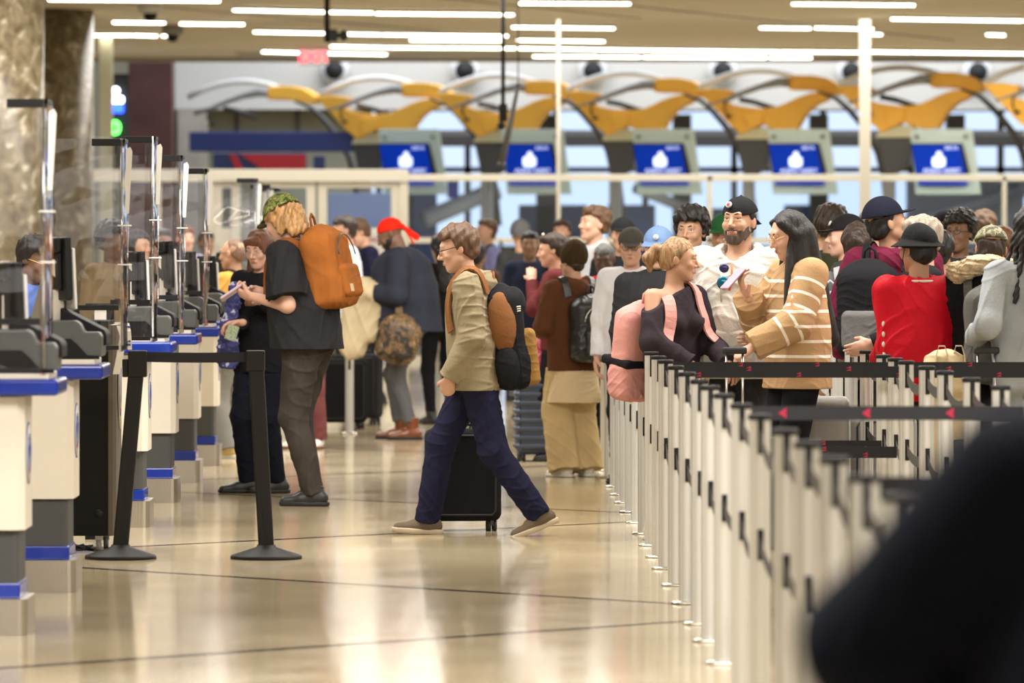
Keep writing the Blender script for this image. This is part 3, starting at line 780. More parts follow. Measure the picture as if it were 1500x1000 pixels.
# marble columns on the left
M_marble = ramp_mat('marble', [(.28,(.075,.055,.03)), (.46,(.17,.135,.08)), (.58,(.25,.205,.13)), (.68,(.50,.45,.36))], 7., .28, 9, const=False, distortion=.8)
for cx, r_, d, n in ((wx(65, 55)-.60, .60, 55, 1), (wx(137, 72.5)-.62, .62, 72.5, 2)):
    mb = MB(); mb.lathe([(r_, 0), (r_, ZC+.02)], 40, cen=(cx, d, 0)); o = struct(mb.build('trim_%d' % (6+n), M_marble))
# pale green-white post and lit sign
def post(name, x0, x1, d, z1, m, label, cat='post', z0=0):
    X = (wx(x0, d)+wx(x1, d))/2; wd = (wx(x1, d)-wx(x0, d))
    mb = MB(); mb.box(-wd/2, wd/2, -wd/2, wd/2, 0, z1-z0, .01); mb.box(-wd*.8, wd*.8, -wd*.8, wd*.8, 0, .02); o = mb.build(name, m); o.location = (X, d, z0); return tag(o, label, cat)
post('post', 146, 165, 80, ZC, mat('cream_green', (.68,.68,.50), .5), 'pale cream square post beside the marble column at far left')
post('partition_post', 815, 821, 74.7, ZC, M_white, 'thin white post rising to the ceiling right of the hanging camera pole')
post('partition_post', 1259, 1275, 74.6, ZC, M_white, 'thick white post rising to the ceiling at right of the picture')
# lit lane sign
o = blk('lane_sign', 163, 108, 188, 250, 88, .25, M_blackm, 'black upright lane sign with white, blue and green lights behind the cream post', 'sign')
d = 87.9
def lit(nm, fn, col, st):
    mb = MB(); fn(mb); t = mb.build(nm, mat(nm+'_glow', col, .5, emit=st)); t.parent = o; t.matrix_parent_inverse = Matrix.Translation(o.location).inverted()
lit('person_symbol', lambda m_: (m_.ball((wx(169,d), d, wz(133,d)), (.065,.03,.06)), m_.box(wx(158,d), wx(181,d), d-.03, d, wz(151,d), wz(141,d), .03)), (.8,.85,1), 5)
lit('blue_bar', lambda m_: m_.box(wx(158,d), wx(181,d), d-.03, d, wz(165,d), wz(153,d), .02), (.02,.08,1), 4)
lit('green_ring', lambda m_: m_.tube([(wx(169,d)+.055*math.cos(a), d-.02, wz(187,d)+.085*math.sin(a)) for a in np.linspace(0,6.283,25)[:-1]], .028, 8, closed=True), (.1,1,.1), 4)
lit('red_dot', lambda m_: m_.box(wx(151,d), wx(159,d), d-.03, d, wz(247,d), wz(240,d), .02), (1,.05,.08), 3)

# partition wall with door and glass
dP = 75.
zt = lambda y: wz(y, dP)
mb = MB()
mb.box(wx(100,dP), wx(1560,dP), dP-.05, dP+.05, zt(265), zt(255), .004)
mb.box(wx(100,dP), wx(598,dP), dP-.07, dP+.05, zt(266), zt(248), .004)
for x0, x1 in ((586,598),(300,312),(225,236),(1036,1043),(1468,1474)): mb.box(wx(x0,dP), wx(x1,dP), dP-.05, dP+.05, 0, zt(258), .004)
mb.box(wx(598,dP), wx(1560,dP), dP-.05, dP+.05, zt(356), zt(348), .004)
for i, (x0, x1) in enumerate(((598,1036),(1043,1468),(1474,1560))): mb.box(wx(x0,dP), wx(x1,dP), dP-.04, dP+.04, 0, .1)
struct(mb.build('window_2', M_white))
M_glass = bpy.data.materials.new('clear_sheet'); M_glass.use_nodes = True
def sheet(m, tint=(1,1,1), rough=.02, bump=.0, bs=3., base=.04, ior=1.45):
    nt = m.node_tree; nt.nodes.clear(); N = nt.nodes.new; L = nt.links.new
    out = N('ShaderNodeOutputMaterial'); tr = N('ShaderNodeBsdfTransparent'); tr.inputs[0].default_value = (*tint, 1)
    gl = N('ShaderNodeBsdfGlossy'); gl.inputs['Roughness'].default_value = rough
    lw = N('ShaderNodeLayerWeight'); lw.inputs[0].default_value = .5; fr = N('ShaderNodeMath'); fr.operation = 'POWER'; fr.inputs[1].default_value = 5.; L(lw.outputs['Facing'], fr.inputs[0]); mx = N('ShaderNodeMixShader')
    if bump:
        tc = N('ShaderNodeTexCoord'); n = N('ShaderNodeTexNoise'); n.inputs['Scale'].default_value = bs; n.inputs['Detail'].default_value = 1.5; bp = N('ShaderNodeBump'); bp.inputs['Strength'].default_value = bump; bp.inputs['Distance'].default_value = .05
        L(tc.outputs['Object'], n.inputs['Vector']); L(n.outputs['Fac'], bp.inputs['Height']); L(bp.outputs[0], gl.inputs['Normal'])
    ad = N('ShaderNodeMath'); ad.operation = 'ADD'; ad.inputs[1].default_value = base; ad.use_clamp = True
    L(fr.outputs[0], ad.inputs[0]); L(ad.outputs[0], mx.inputs[0]); L(tr.outputs[0], mx.inputs[1]); L(gl.outputs[0], mx.inputs[2]); L(mx.outputs[0], out.inputs[0])
sheet(M_glass, (.93,.96,.97), .03, base=.02)
mb = MB()
for x0, x1 in ((598,1036),(1043,1468),(1474,1560)): mb.box(wx(x0,dP), wx(x1,dP), dP-.006, dP+.006, .1, zt(265))
struct(mb.build('window_3', M_glass))
# double door
mb = MB()
for x0, x1 in ((312,352),(385,462),(466,586)):
    mb.box(wx(x0,dP), wx(x0+13,dP), dP-.03, dP+.03, .02, zt(267), .003); mb.box(wx(x1-13,dP), wx(x1,dP), dP-.03, dP+.03, .02, zt(267), .003)
    mb.box(wx(x0+13,dP), wx(x1-13,dP), dP-.03, dP+.03, zt(275), zt(267)); mb.box(wx(x0+13,dP), wx(x1-13,dP), dP-.03, dP+.03, .02, zt(334))
struct(mb.build('door_1', M_white))
mb = MB()
for x0, x1 in ((325,339),(398,449),(479,573)): mb.box(wx(x0,dP), wx(x1,dP), dP-.005, dP+.005, zt(334), zt(275))
struct(mb.build('window_4', M_glass))
# safety notice
sg = blk('emergency_exit_notice', 508, 336, 562, 404, dP-.05, .015, mat('white_sign', (.72,.70,.66), .5), 'white notice with red lettering on the door behind the man in the red durag', 'sign', 0)
def text(s, size, loc, m, parent, name='lettering', ext=.004, rot=(math.pi/2,0,0), align='CENTER'):
    cu = bpy.data.curves.new(name, 'FONT'); cu.body = s; cu.size = size; cu.extrude = ext; cu.align_x = align; cu.align_y = 'CENTER'
    t = bpy.data.objects.new(name, cu); C.objects.link(t); bpy.context.view_layer.update()
    me = bpy.data.meshes.new_from_object(t.evaluated_get(bpy.context.evaluated_depsgraph_get())); bpy.data.objects.remove(t)
    me.materials.clear(); me.materials.append(m)
    o2 = bpy.data.objects.new(name, me); C.objects.link(o2); o2.parent = parent; o2.location = loc; o2.rotation_euler = rot; return o2
M_redtxt = mat('red_ink', (.45,.03,.05), .6)
hz = zt(336)-zt(404)
text('EMERGENCY', .085, (0,-.006,hz*.78), M_redtxt, sg); text('EXIT', .13, (0,-.006,hz*.52), M_redtxt, sg); text('ONLY', .13, (0,-.006,hz*.2), M_redtxt, sg)

# ------------------------------------------------------------------ canopies, screens, jets
M_orange = mat('orange_fabric', (.92,.47,.045), .55, var=.06, vscale=2, sheen=.1)
M_frost = mat('frosted_glass', (.56,.68,.62), .35); M_wtube = mat('white_steel', (.80,.79,.75), .35)
M_screen = mat('screen_blue', (.001,.028,.34), .6, emit=.40, spec=.1); M_sw = mat('screen_white', (.75,.85,1.), .4, emit=.7)
def pxy(pts, x0, d): return [((a-x0)*d/FPX, wz(b, d)) for a, b in pts]
def canopy(x0, d, k):
    ref = 967.; sc = d/92.
    X0 = wx(x0, d)
    def q(pts): return [((a-ref)/90.5*1.0, CAMZ+(HY-b)/90.5) for a, b in pts]
    ordw = ['first', 'second', 'third', 'fourth', 'fifth', 'sixth', 'seventh']
    o = empty('canopy_arch', (X0, d, 0), ordw[k]+' orange fabric canopy arch from the left above the screens', 'canopy', R(-12), 'orange canopy arches over the checkpoint')
    wing = [(822,134),(848,132),(877,136),(871,146),(866,152),(880,157),(900,160),(920,162),(940,160),(955,154),(972,146),(990,140),(1006,138),(1022,141),(1012,151),(998,157),(987,166),(978,178),(970,193),(945,194),(932,190),(920,185),(908,190),(890,199),(872,185),(856,167),(840,151)]
    rib = [(950,118),(970,114),(992,114),(1012,118),(1026,126),(1034,134),(1026,143),(1000,137),(975,135),(958,135)]
    mb = MB(); mb.prism(q(wing), -.05, .35, bev=.02)
    # centre crease of the tensioned fabric
    cr = q([(920,167),(920,184)]); mb.prism([(cr[0][0]-.28, cr[0][1]-.0), (cr[0][0]+.02, cr[0][1]), (cr[1][0]+.02, cr[1][1]), (cr[1][0]-.22, cr[1][1]-.10)], -.11, -.04, bev=.01)
    mb.build('fabric_wing', M_orange, o)
    mb = MB(); mb.prism(q(rib), .05, .6, bev=.02); mb.build('fabric_ribbon', M_orange, o)
    def path(pts, y): return [(a, y, b) for a, b in q(pts)]
    mb = MB(); L_ = path([(1002,138),(1028,148),(1045,163),(1061,181),(1075,199),(1089,226),(1099,262),(1106,330)], -.04)
    mb.tube(L_, .05, 8, rs=[.02,.035,.045,.05,.055,.06,.07,.08]); mb.build('curved_leg', M_dgrey, o)
    mb = MB(); mb.tube(path([(842,156),(868,149),(892,139),(918,130),(944,124),(958,124)], -.02), .045, 8, rs=[.035,.04,.045,.05,.075,.08]); mb.build('arm', M_grey, o)
    mb = MB(); mb.tube(path([(884,148),(905,152),(938,163)], .2), .045, 8); mb.build('brace', M_dgrey, o)
    mb = MB(); mb.tube(path([(820,130),(845,118),(870,110),(896,106),(922,106),(948,111),(975,120)], .5), .05, 8); mb.build('hoop', M_wtube, o)
    mb = MB(); mb.tube(path([(868,150),(866,162),(870,170)], -.15), .015, 6); mb.ball(path([(873,173)], -.15)[0], (.05,.05,.03)); mb.build('hook_lamp', M_black, o)
    mb = MB(); mb.prism(q([(885,197),(905,189),(935,189),(930,206),(880,206)]), .0, .5); mb.build('lamp_shade', mat('lamp_cream', (.62,.58,.36), .5), o)
    mb = MB(); mb.prism(q([(880,205),(932,205),(926,245),(900,262),(893,262)]), .05, .45, bev=.02); mb.build('plinth', M_dgrey, o)
    mb = MB(); a_, b_ = q([(896,262)])[0]; mb.box(a_-.09, a_+.09, .18, .36, 0, b_+.02, .01); mb.build('column', M_grey, o)
    return o
units = [(400,96.6),(597,94.7),(777,93.3),(967,92.),(1164,90.6),(1372,89.1),(1590,87.7)]
for k, (x0, d) in enumerate(units): canopy(x0, d, k)
def trim_first():
    # the leftmost canopy has no wing in the photograph
    first = [o for o in bpy.data.objects if o.name.startswith('canopy_arch')][0]
    for ch in list(first.children):
        if ch.name.split('.')[0] in ('fabric_wing','plinth','lamp_shade'): bpy.data.objects.remove(ch)
trim_first()
def info_screen(x0, d, k):
    s = FPX/d; o = empty('information_screen', (wx(x0, d), d-.6, wz(262, d)), ['first','second','third','fourth','fifth'][k]+' blue information screen from the left in a frosted glass panel', 'screen', R(-14), 'blue screens on frosted panels')
    z = lambda b: (262-b)/s; x = lambda a: (a)/s
    mb = MB(); mb.prism([(x(-44),z(190)),(x(47),z(190)),(x(60),z(285)),(x(-36),z(285))], .02, .07, bev=.008); mb.build('glass_panel', M_frost, o)
    for a in (-34, 38):
        mb = MB(); mb.lathe([(.035,-.01),(.035,.03)], 12, M=Matrix.Translation((x(a), .0, z(201)))@Matrix.Rotation(math.pi/2, 4, 'X')); mb.build('fixing_stud', M_grey, o)
    mb = MB(); mb.prism([(x(-42),z(211)),(x(33),z(211)),(x(46),z(262)),(x(-34),z(262))], -.06, .02, bev=.006); b = mb.build('bezel', M_black, o)
    mb = MB(); mb.prism([(x(-40),z(213)),(x(30),z(213)),(x(42),z(272)),(x(-31),z(272))], -.066, -.06); b = mb.build('display', M_screen, o)
    mb = MB(); mb.lathe([(.048,0),(.048,.004)], 18, M=Matrix.Translation((x(0), -.068, z(227)))@Matrix.Rotation(math.pi/2, 4, 'X')); mb.box(x(-9.5), x(9.5), -.072, -.068, z(245), z(230), .05, seg=4); mb.build('person_symbol', M_sw, b)
    text('AGENT ASSIST', .092, (x(4), -.072, z(251)), M_sw, b); text('DELTA', .07, (x(18), -.072, z(218)), M_sw, b)
for k, (x0, d) in enumerate(units[1:6]): info_screen(x0, d, k)
# air jets on the bulkhead
for k, xj in enumerate((490, 681, 868, 1058, 1246, 1431)):
    d = 98.9; o = empty('air_jet_nozzle', (wx(xj, d), d, wz(103+k*.6, d)), ['first','second','third','fourth','fifth','sixth'][k]+' round white air jet nozzle from the left on the white bulkhead', 'air vent', 0, 'air jet nozzles on the bulkhead')
    mb = MB(); mb.lathe([(.27,-.02),(.26,.1),(.22,.2),(.17,.22)], 24, M=Matrix.Rotation(math.pi/2, 4, 'X')@Matrix.Rotation(0,4,'X')); mb.build('housing', mat('nozzle_white', (.70,.70,.70), .4), o)
    mb = MB(); mb.lathe([(.165,.2),(.165,.245)], 20, M=Matrix.Rotation(math.pi/2, 4, 'X')); mb.build('nozzle', M_blackm, o)

# ------------------------------------------------------------------ ceiling fittings
rows = {
 'nearest row at top left': [(70,0,323,2)],
 'row over the left marble columns': [(165,33,242,34),(263,35,358,36)],
 'short row beside the marble column': [(135,52,195,52),(197,52,229,53),(236,53,260,53)],
 'long row crossing the black hanging pole': [(342,15,478,18),(482,18,546,19),(550,20,753,22)],
 'row just above the exit sign': [(372,47,475,49),(504,50,557,51),(560,51,735,53),(738,53,745,53)],
 'faint row above the two long ones': [(600,59,735,60),(758,59,885,61)],
 'upper long row at the ceiling edge': [(485,68,565,70),(567,70,735,71),(738,71,756,71),(760,71,817,72),(819,72,948,74),(951,74,1141,76),(1144,76,1261,77),(1273,76,1334,77),(1337,77,1520,79)],
 'lower long row at the ceiling edge': [(385,76,455,78),(457,78,566,80),(780,83,876,83),(878,83.5,938,84),(942,84,1123,85),(1127,85,1190,85)],
 'pair of tubes at top centre': [(760,5,924,6),(750,40,900,42)],
 'group at top right': [(1160,6,1340,8),(1306,28,1498,31),(1113,41,1187,42),(1195,41,1278,43),(1265,50,1290,51),(1447,51,1470,52)]}
ordw = ['leftmost','second','third','fourth','fifth','sixth','seventh','eighth','ninth']
zf = ZC-.05
for rn, segs in rows.items():
    for i, (x0, y0, x1, y1) in enumerate(segs):
        dd = lambda y: FPX*(zf-CAMZ)/(HY-y)
        A = Vector((wx(x0, dd(y0)), dd(y0), zf)); B = Vector((wx(x1, dd(y1)), dd(y1), zf))
        if B.x > 25: B = A+(B-A)*((25-A.x)/(B.x-A.x))
        c = (A+B)/2; L_ = (B-A).length; a = math.atan2(B.y-A.y, B.x-A.x)
        lb = 'linear ceiling light, ' + (ordw[i]+' in the ' if len(segs) > 1 else 'in the ') + rn
        o = empty('linear_ceiling_light', c, lb, 'ceiling light', a, 'linear ceiling lights')
        mb = MB(); mb.box(-L_/2, L_/2, -.05, .05, .012, .05); mb.build('housing', M_ceil2, o)
        mb = MB(); mb.box(-L_/2+.01, L_/2-.01, -.04, .04, -.012, .012, .006); mb.build('diffuser', M_light, o)
# more of the same rows nearer the camera, mirrored in the floor
def dome(x, y, d, label, white=True):
    o = empty('security_camera', (wx(x, d), d, ZC), label, 'security camera')
    mb = MB(); mb.lathe([(.13,0),(.15,-.05),(.14,-.12),(.12,-.13)], 20); mb.build('mount', mat('camera_white', (.72,.72,.70), .4) if white else M_grey, o)
    mb = MB(); mb.ball((0,0,-.14), (.085,.085,.09)); mb.build('dome', M_black, o)
dome(220, 12, 70.3, 'white dome camera on the ceiling at top left')
dome(253, 38, 77.4, 'small grey dome camera on the ceiling beside the lights at left', False)
# hanging poles
o = empty('hanging_speaker', (wx(479, 66), 66, ZC), 'black pole with a small spotlight hanging from the ceiling above the exit sign', 'spotlight')
mb = MB(); mb.tube([(0,0,0),(0,0,wz(62,66)-ZC)], .032, 10); mb.box(-.05,.05,-.05,.05,-.02,0); mb.build('pole', M_black, o)
mb = MB(); z0 = wz(52,66)-ZC; mb.box(.02,.12,-.06,.06,z0-.07,z0+.07,.01); mb.tube([(.12,0,z0),(.16,0,z0)], .03, 10); mb.tube([(.16,0,z0),(.19,0,z0),(.21,-.02,z0)], .06, 12, rs=[.05,.07,.05]); mb.build('spotlight_head', M_blackm, o)
o = empty('hanging_camera', (wx(737, 62), 62, ZC), 'thin black ceiling pole with a small camera at its end', 'camera')
zz = lambda y: wz(y, 62)-ZC
mb = MB(); mb.tube([(0,0,0),(0,0,zz(178))], .022, 10); mb.lathe([(.06,0),(.05,-.04)], 14); mb.build('pole', M_black, o)
mb = MB(); mb.box(-.045,.045,-.06,.04,zz(178),zz(152),.01); mb.ball((-.02,-.03,zz(184)), .045); mb.build('camera_head', M_blackm, o)
# grey telescopic baton
A = Vector((wx(759, 61), 61, wz(126, 61))); B = Vector((wx(735, 61), 61, wz(240, 61)))
mb = MB(); mb.tube([A-B, Vector((0,0,0))], .035, 12, rs=[.022,.038]); mb.lathe([(.045,-.02),(.045,.02)], 12); mb.tube([A-B, A-B+Vector((.0,0,.03))], .03, 10)
o = mb.build('microphone_boom', mat('boom_grey', (.16,.16,.17), .35, .3)); o.location = B; tag(o, 'slanting grey metal boom hanging beside the black camera pole', 'boom')
mb = MB(); mb.tube([(0,0,0), (-.0,0,ZC-A.z)], .006, 6); w_ = mb.build('suspension_wire', M_black, o); w_.location = A-B
# exit sign
o = empty('exit_sign', (wx(460, 86), 86, ZC), 'small red lit EXIT sign hanging from the ceiling', 'exit sign')
z1 = wz(70, 86)-ZC; z0 = wz(96, 86)-ZC
mb = MB(); mb.box(-.22,.22,-.02,.02,z0,z1,.005); mb.build('panel', mat('exit_panel', (.22,.18,.16), .4), o); mb = MB(); mb.box(-.25,.25,-.05,.05,z1,0,.005); mb.build('housing', M_ceil2, o)
text('EXIT', .24, (0,-.024,(z0+z1)/2-.01), mat('exit_red', (1,.02,.06), .5, emit=1.8), o)

# ------------------------------------------------------------------ check-in positions
M_cream = mat('cream_laminate', (.72,.66,.56), .45, var=.02, vscale=2); M_steel = mat('brushed_steel', (.60,.56,.50), .28, 1., bump=.1, bscale=8, stretch=(30,30,.3))
M_kgrey = mat('kiosk_grey', (.070,.070,.068), .6, spec=.2); M_kblue = mat('kiosk_blue', (.004,.028,.30), .25, coat=.5)
M_sgrey = mat('scanner_grey', (.085,.09,.085), .4, spec=.3); M_sblack = mat('scanner_black', (.010,.010,.012), .6, spec=.15); M_mwhite = mat('bezel_white', (.75,.74,.72), .3)
M_acr = bpy.data.materials.new('acrylic_sheet'); M_acr.use_nodes = True; sheet(M_acr, (.975,.975,.985), .015, .6, 1.6, .045)
M_clear = bpy.data.materials.new('acrylic_edge'); M_clear.use_nodes = True; sheet(M_clear, (.80,.80,.82), .1, 0, 3, .22)
M_paper = mat('paper_white', (.72,.70,.64), .7); M_embw = mat('emblem_white', (.66,.64,.58), .5); M_embb = mat('emblem_blue', (.02,.07,.30), .5); M_embr = mat('emblem_red', (.6,.04,.04), .5)
def emblem(o, x, y, z, r):
    Mx = Matrix.Translation((x, y, z))@Matrix.Rotation(math.pi/2, 4, 'Y')
    mb = MB(); mb.lathe([(r,-.002),(r,.002)], 28, mi=1, M=Mx); mb.lathe([(r*.93,.002),(r*.93,.003)], 28, mi=0, M=Mx)
    mb.tube([Mx@Vector((r*.62*math.cos(a), r*.62*math.sin(a), .003)) for a in np.linspace(0,6.283,25)[:-1]], r*.02, 5, mi=1, closed=True)
    for pts in ([(-.12,.5),(.12,.5),(.06,-.1),(0,-.5),(-.06,-.1)], [(-.5,.3),(-.1,.15),(-.08,-.25)], [(.5,.3),(.1,.15),(.08,-.25)]):
        mb.prism([(y+a*r, z+b*r) for a, b in pts], x+.003, x+.005, mi=1, axis='x')
    mb.prism([(y-.1*r, z-.55*r), (y, z-.48*r), (y+.1*r, z-.55*r), (y, z-.66*r)], x+.003, x+.005, mi=2, axis='x')
    mb.build('emblem', [M_embw, M_embb, M_embr], o)
near = ['nearest', 'second nearest', 'third nearest', 'fourth nearest', 'fifth nearest', 'farthest visible', 'seventh', 'eighth']
def counter(d, k, full=True):
    o = empty('check_in_counter', (-1.75, d, 0), near[k]+' cream check-in pedestal with blue shelf and steel foot in the left row', 'counter', 0, 'check-in pedestals in the left row')
    W = .52
    mb = MB(); mb.box(-W, 0, 0, .45, 0, .146, .035, seg=4, vert_only=True); mb.build('steel_foot', M_steel, o)
    mb = MB(); mb.box(-W, -.03, .03, .42, .146, .21, .008); mb.build('blue_band', M_kblue, o)
    mb = MB(); mb.box(-W, -.038, .03, .42, .21, .42, .02, vert_only=True); mb.build('grey_plinth', M_kgrey, o)
    mb = MB(); mb.box(-W, -.012, .01, .44, .42, .95, .03, seg=1, vert_only=True); mb.build('column', M_cream, o)
    mb = MB(); mb.box(-W-.1, .125, -.04, .50, .955, 1.02, .014, seg=3); mb.build('shelf', M_kblue, o)
    mb = MB(); mb.box(-W-.05, .085, -.01, .46, 1.02, 1.045, .004); mb.build('top_plate', M_cream, o)
    emblem(o, -.0115, .22, .72, .125)
    # document scanner
    g = 'scanners on the blue shelves'
    s = empty('document_scanner', (-1.75, d, 1.045), 'grey and black document scanner on the '+near[k]+' blue shelf', 'scanner', 0, g)
    z = lambda b: 1.55-(b-360)/328.-1.045; x = lambda a: (a-685)/328.+1.75
    mb = MB(); mb.prism([(x(62),z(470)),(x(111),z(469)),(x(118),z(474)),(x(124),z(486)),(x(145),z(486)),(x(149),z(492)),(x(148),z(522)),(x(140),z(524)),(x(62),z(524))], .0, .34, bev=.008); mb.build('scanner_housing', M_sgrey, s)
    mb = MB(); mb.prism([(x(60),z(496)),(x(104),z(496)),(x(114),z(505)),(x(128),z(520)),(x(146),z(521)),(x(146),.0),(x(60),.0)], -.012, .0); mb.build('side_cheek', M_sblack, s)
    mb = MB(); mb.prism([(x(85),z(451)),(x(150),z(484)),(x(153),z(490)),(x(153),z(506)),(x(140),z(508)),(x(84),z(498))], .15, .44, bev=.006); mb.build('wedge_cover', M_sblack, s)
    # monitor
    m_ = empty('monitor', (-1.75, d, 1.045), 'black portrait monitor seen from behind over the '+near[k]+' scanner', 'monitor', 0, 'monitors over the scanners')
    mb = MB(); mb.box(x(70),x(87),.30,.36,-.0,z(425),.004); mb.build('stand', M_cream, m_)
    mb = MB(); mb.prism([(x(68),z(380)),(x(79),z(380)),(x(83),z(412)),(x(80),z(414)),(x(68),z(400))], .29, .34); mb.tube([(x(88),.33,z(440)),(x(98),.30,z(412))], .012, 8); mb.build('bracket', M_cream, m_)
    mz = [1.485,1.59,1.52,1.58,1.515,1.48,1.50]; Mm = Matrix.Translation((x(100), .20, mz[k]-1.045))@Matrix.Rotation(R(21), 4, 'Z')@Matrix.Rotation(R(-1), 4, 'Y')
    mb = MB(); mb.box(-.03, 0, 0, .30, -.285, 0, .006, M=Mm); mb.box(-.06,-.03,.04,.26,-.07,-.0,.01,M=Mm); mb.box(-.045,-.03,.05,.24,-.24,-.07,.008,M=Mm); b = mb.build('back_shell', M_black, m_)
    mb = MB(); mb.box(0, .012, -.012, .31, -.325, -.05, .003, M=Mm@Matrix.Rotation(R(-1.5),4,'Y')); mb.build('front_bezel', M_mwhite, m_)
    return o
def shield(d, zt2, k):
    wn = ['nearest','second nearest','third nearest','fourth nearest','fifth nearest','sixth nearest','seventh nearest','farthest'][k]
    yo = 0.
    o2 = empty('acrylic_shield', (-1.75, d+yo, 1.02), wn+' clear acrylic shield with black top clip and ringed rod over the counters', 'screen', 0, 'acrylic shields along the counters')
    hh = zt2-1.02
    mb = MB()
    prof = [(-.70 if k == 0 else -.24,0),(.04,0),(.07,.02),(.08,.06),(.08,.55)]
    inner = [(a_, b_+.006) if i < 2 else (a_-.005, b_+.003) for i, (a_, b_) in enumerate(prof)]
    mb.prism(prof+inner[::-1], .02, hh, axis='z'); mb.build('panel', M_acr, o2)
    mb = MB(); mb.tube([(.085,-.01,.05),(.085,-.01,hh)], .007, 10); mb.tube([(.112,.0,.25),(.112,.0,hh*.62)], .004, 8); mb.build('rod', M_clear, o2)
    for zz_ in (hh*.42, hh*.60):
        mb = MB(); mb.tube([(.098+.03*math.cos(t), -.005+.016*math.sin(t), zz_) for t in np.linspace(0,6.283,17)[:-1]], .004, 6, closed=True); mb.build('ring', M_mwhite, o2)
    mb = MB(); mb.box(-.06,.10,-.012,.018,hh-.035,hh,.002); mb.box(.08,.10,-.012,.25,hh-.02,hh,.002); mb.build('top_clip', M_black, o2)
    mb = MB(); 
    mb.box(-.12,.07,-.014,.014,.03,.05); mb.box(-.14,.07,-.014,.014,.22,.245); mb.box(-.16,-.12,-.02,.02,-.0,.22); mb.build('lower_clamp', M_black, o2); mb = MB(); mb.box(-.23,-.20,-.012,.012,-1.02,.04); mb.box(-.27,-.16,-.06,.06,-1.02,-1.0); mb.build('stand', M_black, o2)
    mb = MB(); mb.prism([(.10,hh-.36),(.118,hh-.36),(.135,hh-.06),(.125,hh-.04),(.105,hh-.05)], -.004, .004); mb.build('paper_strip', M_paper, o2)
kd = [22.6, 25.4, 31.3, 34.3, 37.2, 40.1, 43.2]
for k, d in enumerate(kd): counter(d, k)
for k, (d, z_) in enumerate(((22.35,2.128),(27.4,2.066),(30.1,2.13),(32.95,2.075),(36.05,2.04),(44.6,2.08),(47.4,2.06),(50.,2.06))): shield(d, z_, k)
# staff side counter behind, with posts and clutter
for k, d in enumerate((23.2, 26.2, 32.2, 35.2)):
    o = empty('staff_desk_post', (-2.02-.02*k, d, 0), near[k]+' cream staff desk pillar with black cross bars behind the shields', 'post', 0, 'staff desk pillars')
    mb = MB(); mb.box(-.05,.05,-.04,.04,0,1.22,.004); mb.build('pillar', M_cream, o)
    mb = MB(); mb.box(-.10,.16,-.05,-.03,1.20,1.225); mb.box(-.10,.16,-.05,-.03,1.05,1.07); mb.build('cross_bar', M_black, o)
for k, d in enumerate((24.5, 34.5)):
    mb = MB(); mb.prism([(-.10,0),(.0,0),(.09,.36),(.0,.36)], 0, .03); mb.prism([(.0,0),(.03,0),(.12,.36),(.09,.36)], 0, .04, mi=1); o = mb.build('staff_monitor', [mat('monitor_beige', (.25,.21,.15), .5), M_black]); o.location = (-2.05 if k else -1.95, d+1.6, 1.06)
    tag(o, ['tilted staff monitor seen behind the nearest shield', 'tilted staff monitor seen behind the third shield'][k], 'monitor')
    mb = MB(); mb.box(-.30,.16,-.2,.35,.98,1.06,.01); mb.box(-.28,.10,-.1,.3,0,.98,.01); o = mb.build('staff_desk', M_cream); o.location = (-2.05 if k else -1.98, d+1.6, 0); tag(o, ['cream staff desk behind the nearest pedestals', 'cream staff desk behind the middle pedestals'][k], 'desk')
# black free-standing kiosk
o = empty('self_service_kiosk', (-1.80, 28.85, 0), 'tall black cabinet on castors with an oval emblem between the pedestals', 'kiosk')
zb = lambda b: CAMZ+(HY-b)/289.
mb = MB(); mb.box(-.42, -.022, 0, .50, zb(785), zb(470), .004); mb.build('cabinet', mat('kiosk_black', (.012,.012,.012), .75, spec=.1), o)
mb = MB(); mb.prism([(-.022,.0),(.0,.01),(.014,.06),(.02,.15),(.02,.40),(-.022,.49)], zb(785)+.0, zb(476), axis='z'); mb.build('side_panel', mat('bronze_panel', (.11,.09,.065), .3, .4), o)
mb = MB(); Mx = Matrix.Translation((.021, .23, zb(565)))@Matrix.Rotation(math.pi/2, 4, 'Y')@Matrix.Diagonal((1.9,1,1,1))
mb.lathe([(.12,0),(.12,.004)], 28, mi=0, M=Mx); mb.lathe([(.085,.004),(.085,.006)], 28, mi=1, M=Mx); mb.lathe([(.075,.006),(.075,.007)], 28, mi=0, M=Mx)
mb.prism([(.21,zb(540)),(.25,zb(540)),(.23,zb(592))], .027, .03, mi=1, axis='x'); mb.prism([(.215,zb(600)),(.245,zb(600)),(.23,zb(606))], .027, .03, mi=2, axis='x'); mb.build('emblem', [mat('emblem_tan', (.38,.33,.25), .5), M_embb, M_embr], o)
mb = MB(); mb.lathe([(.022,-.002),(.022,.003)], 16, M=Matrix.Translation((-.07,-.001,zb(752)))@Matrix.Rotation(math.pi/2,4,'X')); mb.build('lock', M_black, o)
for cx_, cy_ in ((-.075,.08),(-.34,.08),(-.06,.42),(-.34,.42)):
    mb = MB(); mb.tube([(cx_-.012,cy_,.032),(cx_+.012,cy_,.032)], .032, 16); c_ = mb.build('castor', mat('castor_grey', (.25,.25,.24), .4), o)
    mb = MB(); mb.box(cx_-.018,cx_+.018,cy_-.02,cy_+.02,.04,zb(785)); f_ = mb.build('castor_fork', M_mwhite, c_)
rg = random.Random(4)
mb = MB()
for i in range(6):
    pts = [( -.15+.2*rg.random(), -.02+.05*rg.random(), .012+.03*rg.random()) for _ in range(7)]; mb.tube(pts, .005, 6)
w_ = mb.build('cable_bundle', [M_black]); w_.location = (-1.93, 28.75, 0); tag(w_, 'tangled black cables on the floor under the black cabinet', 'cables')
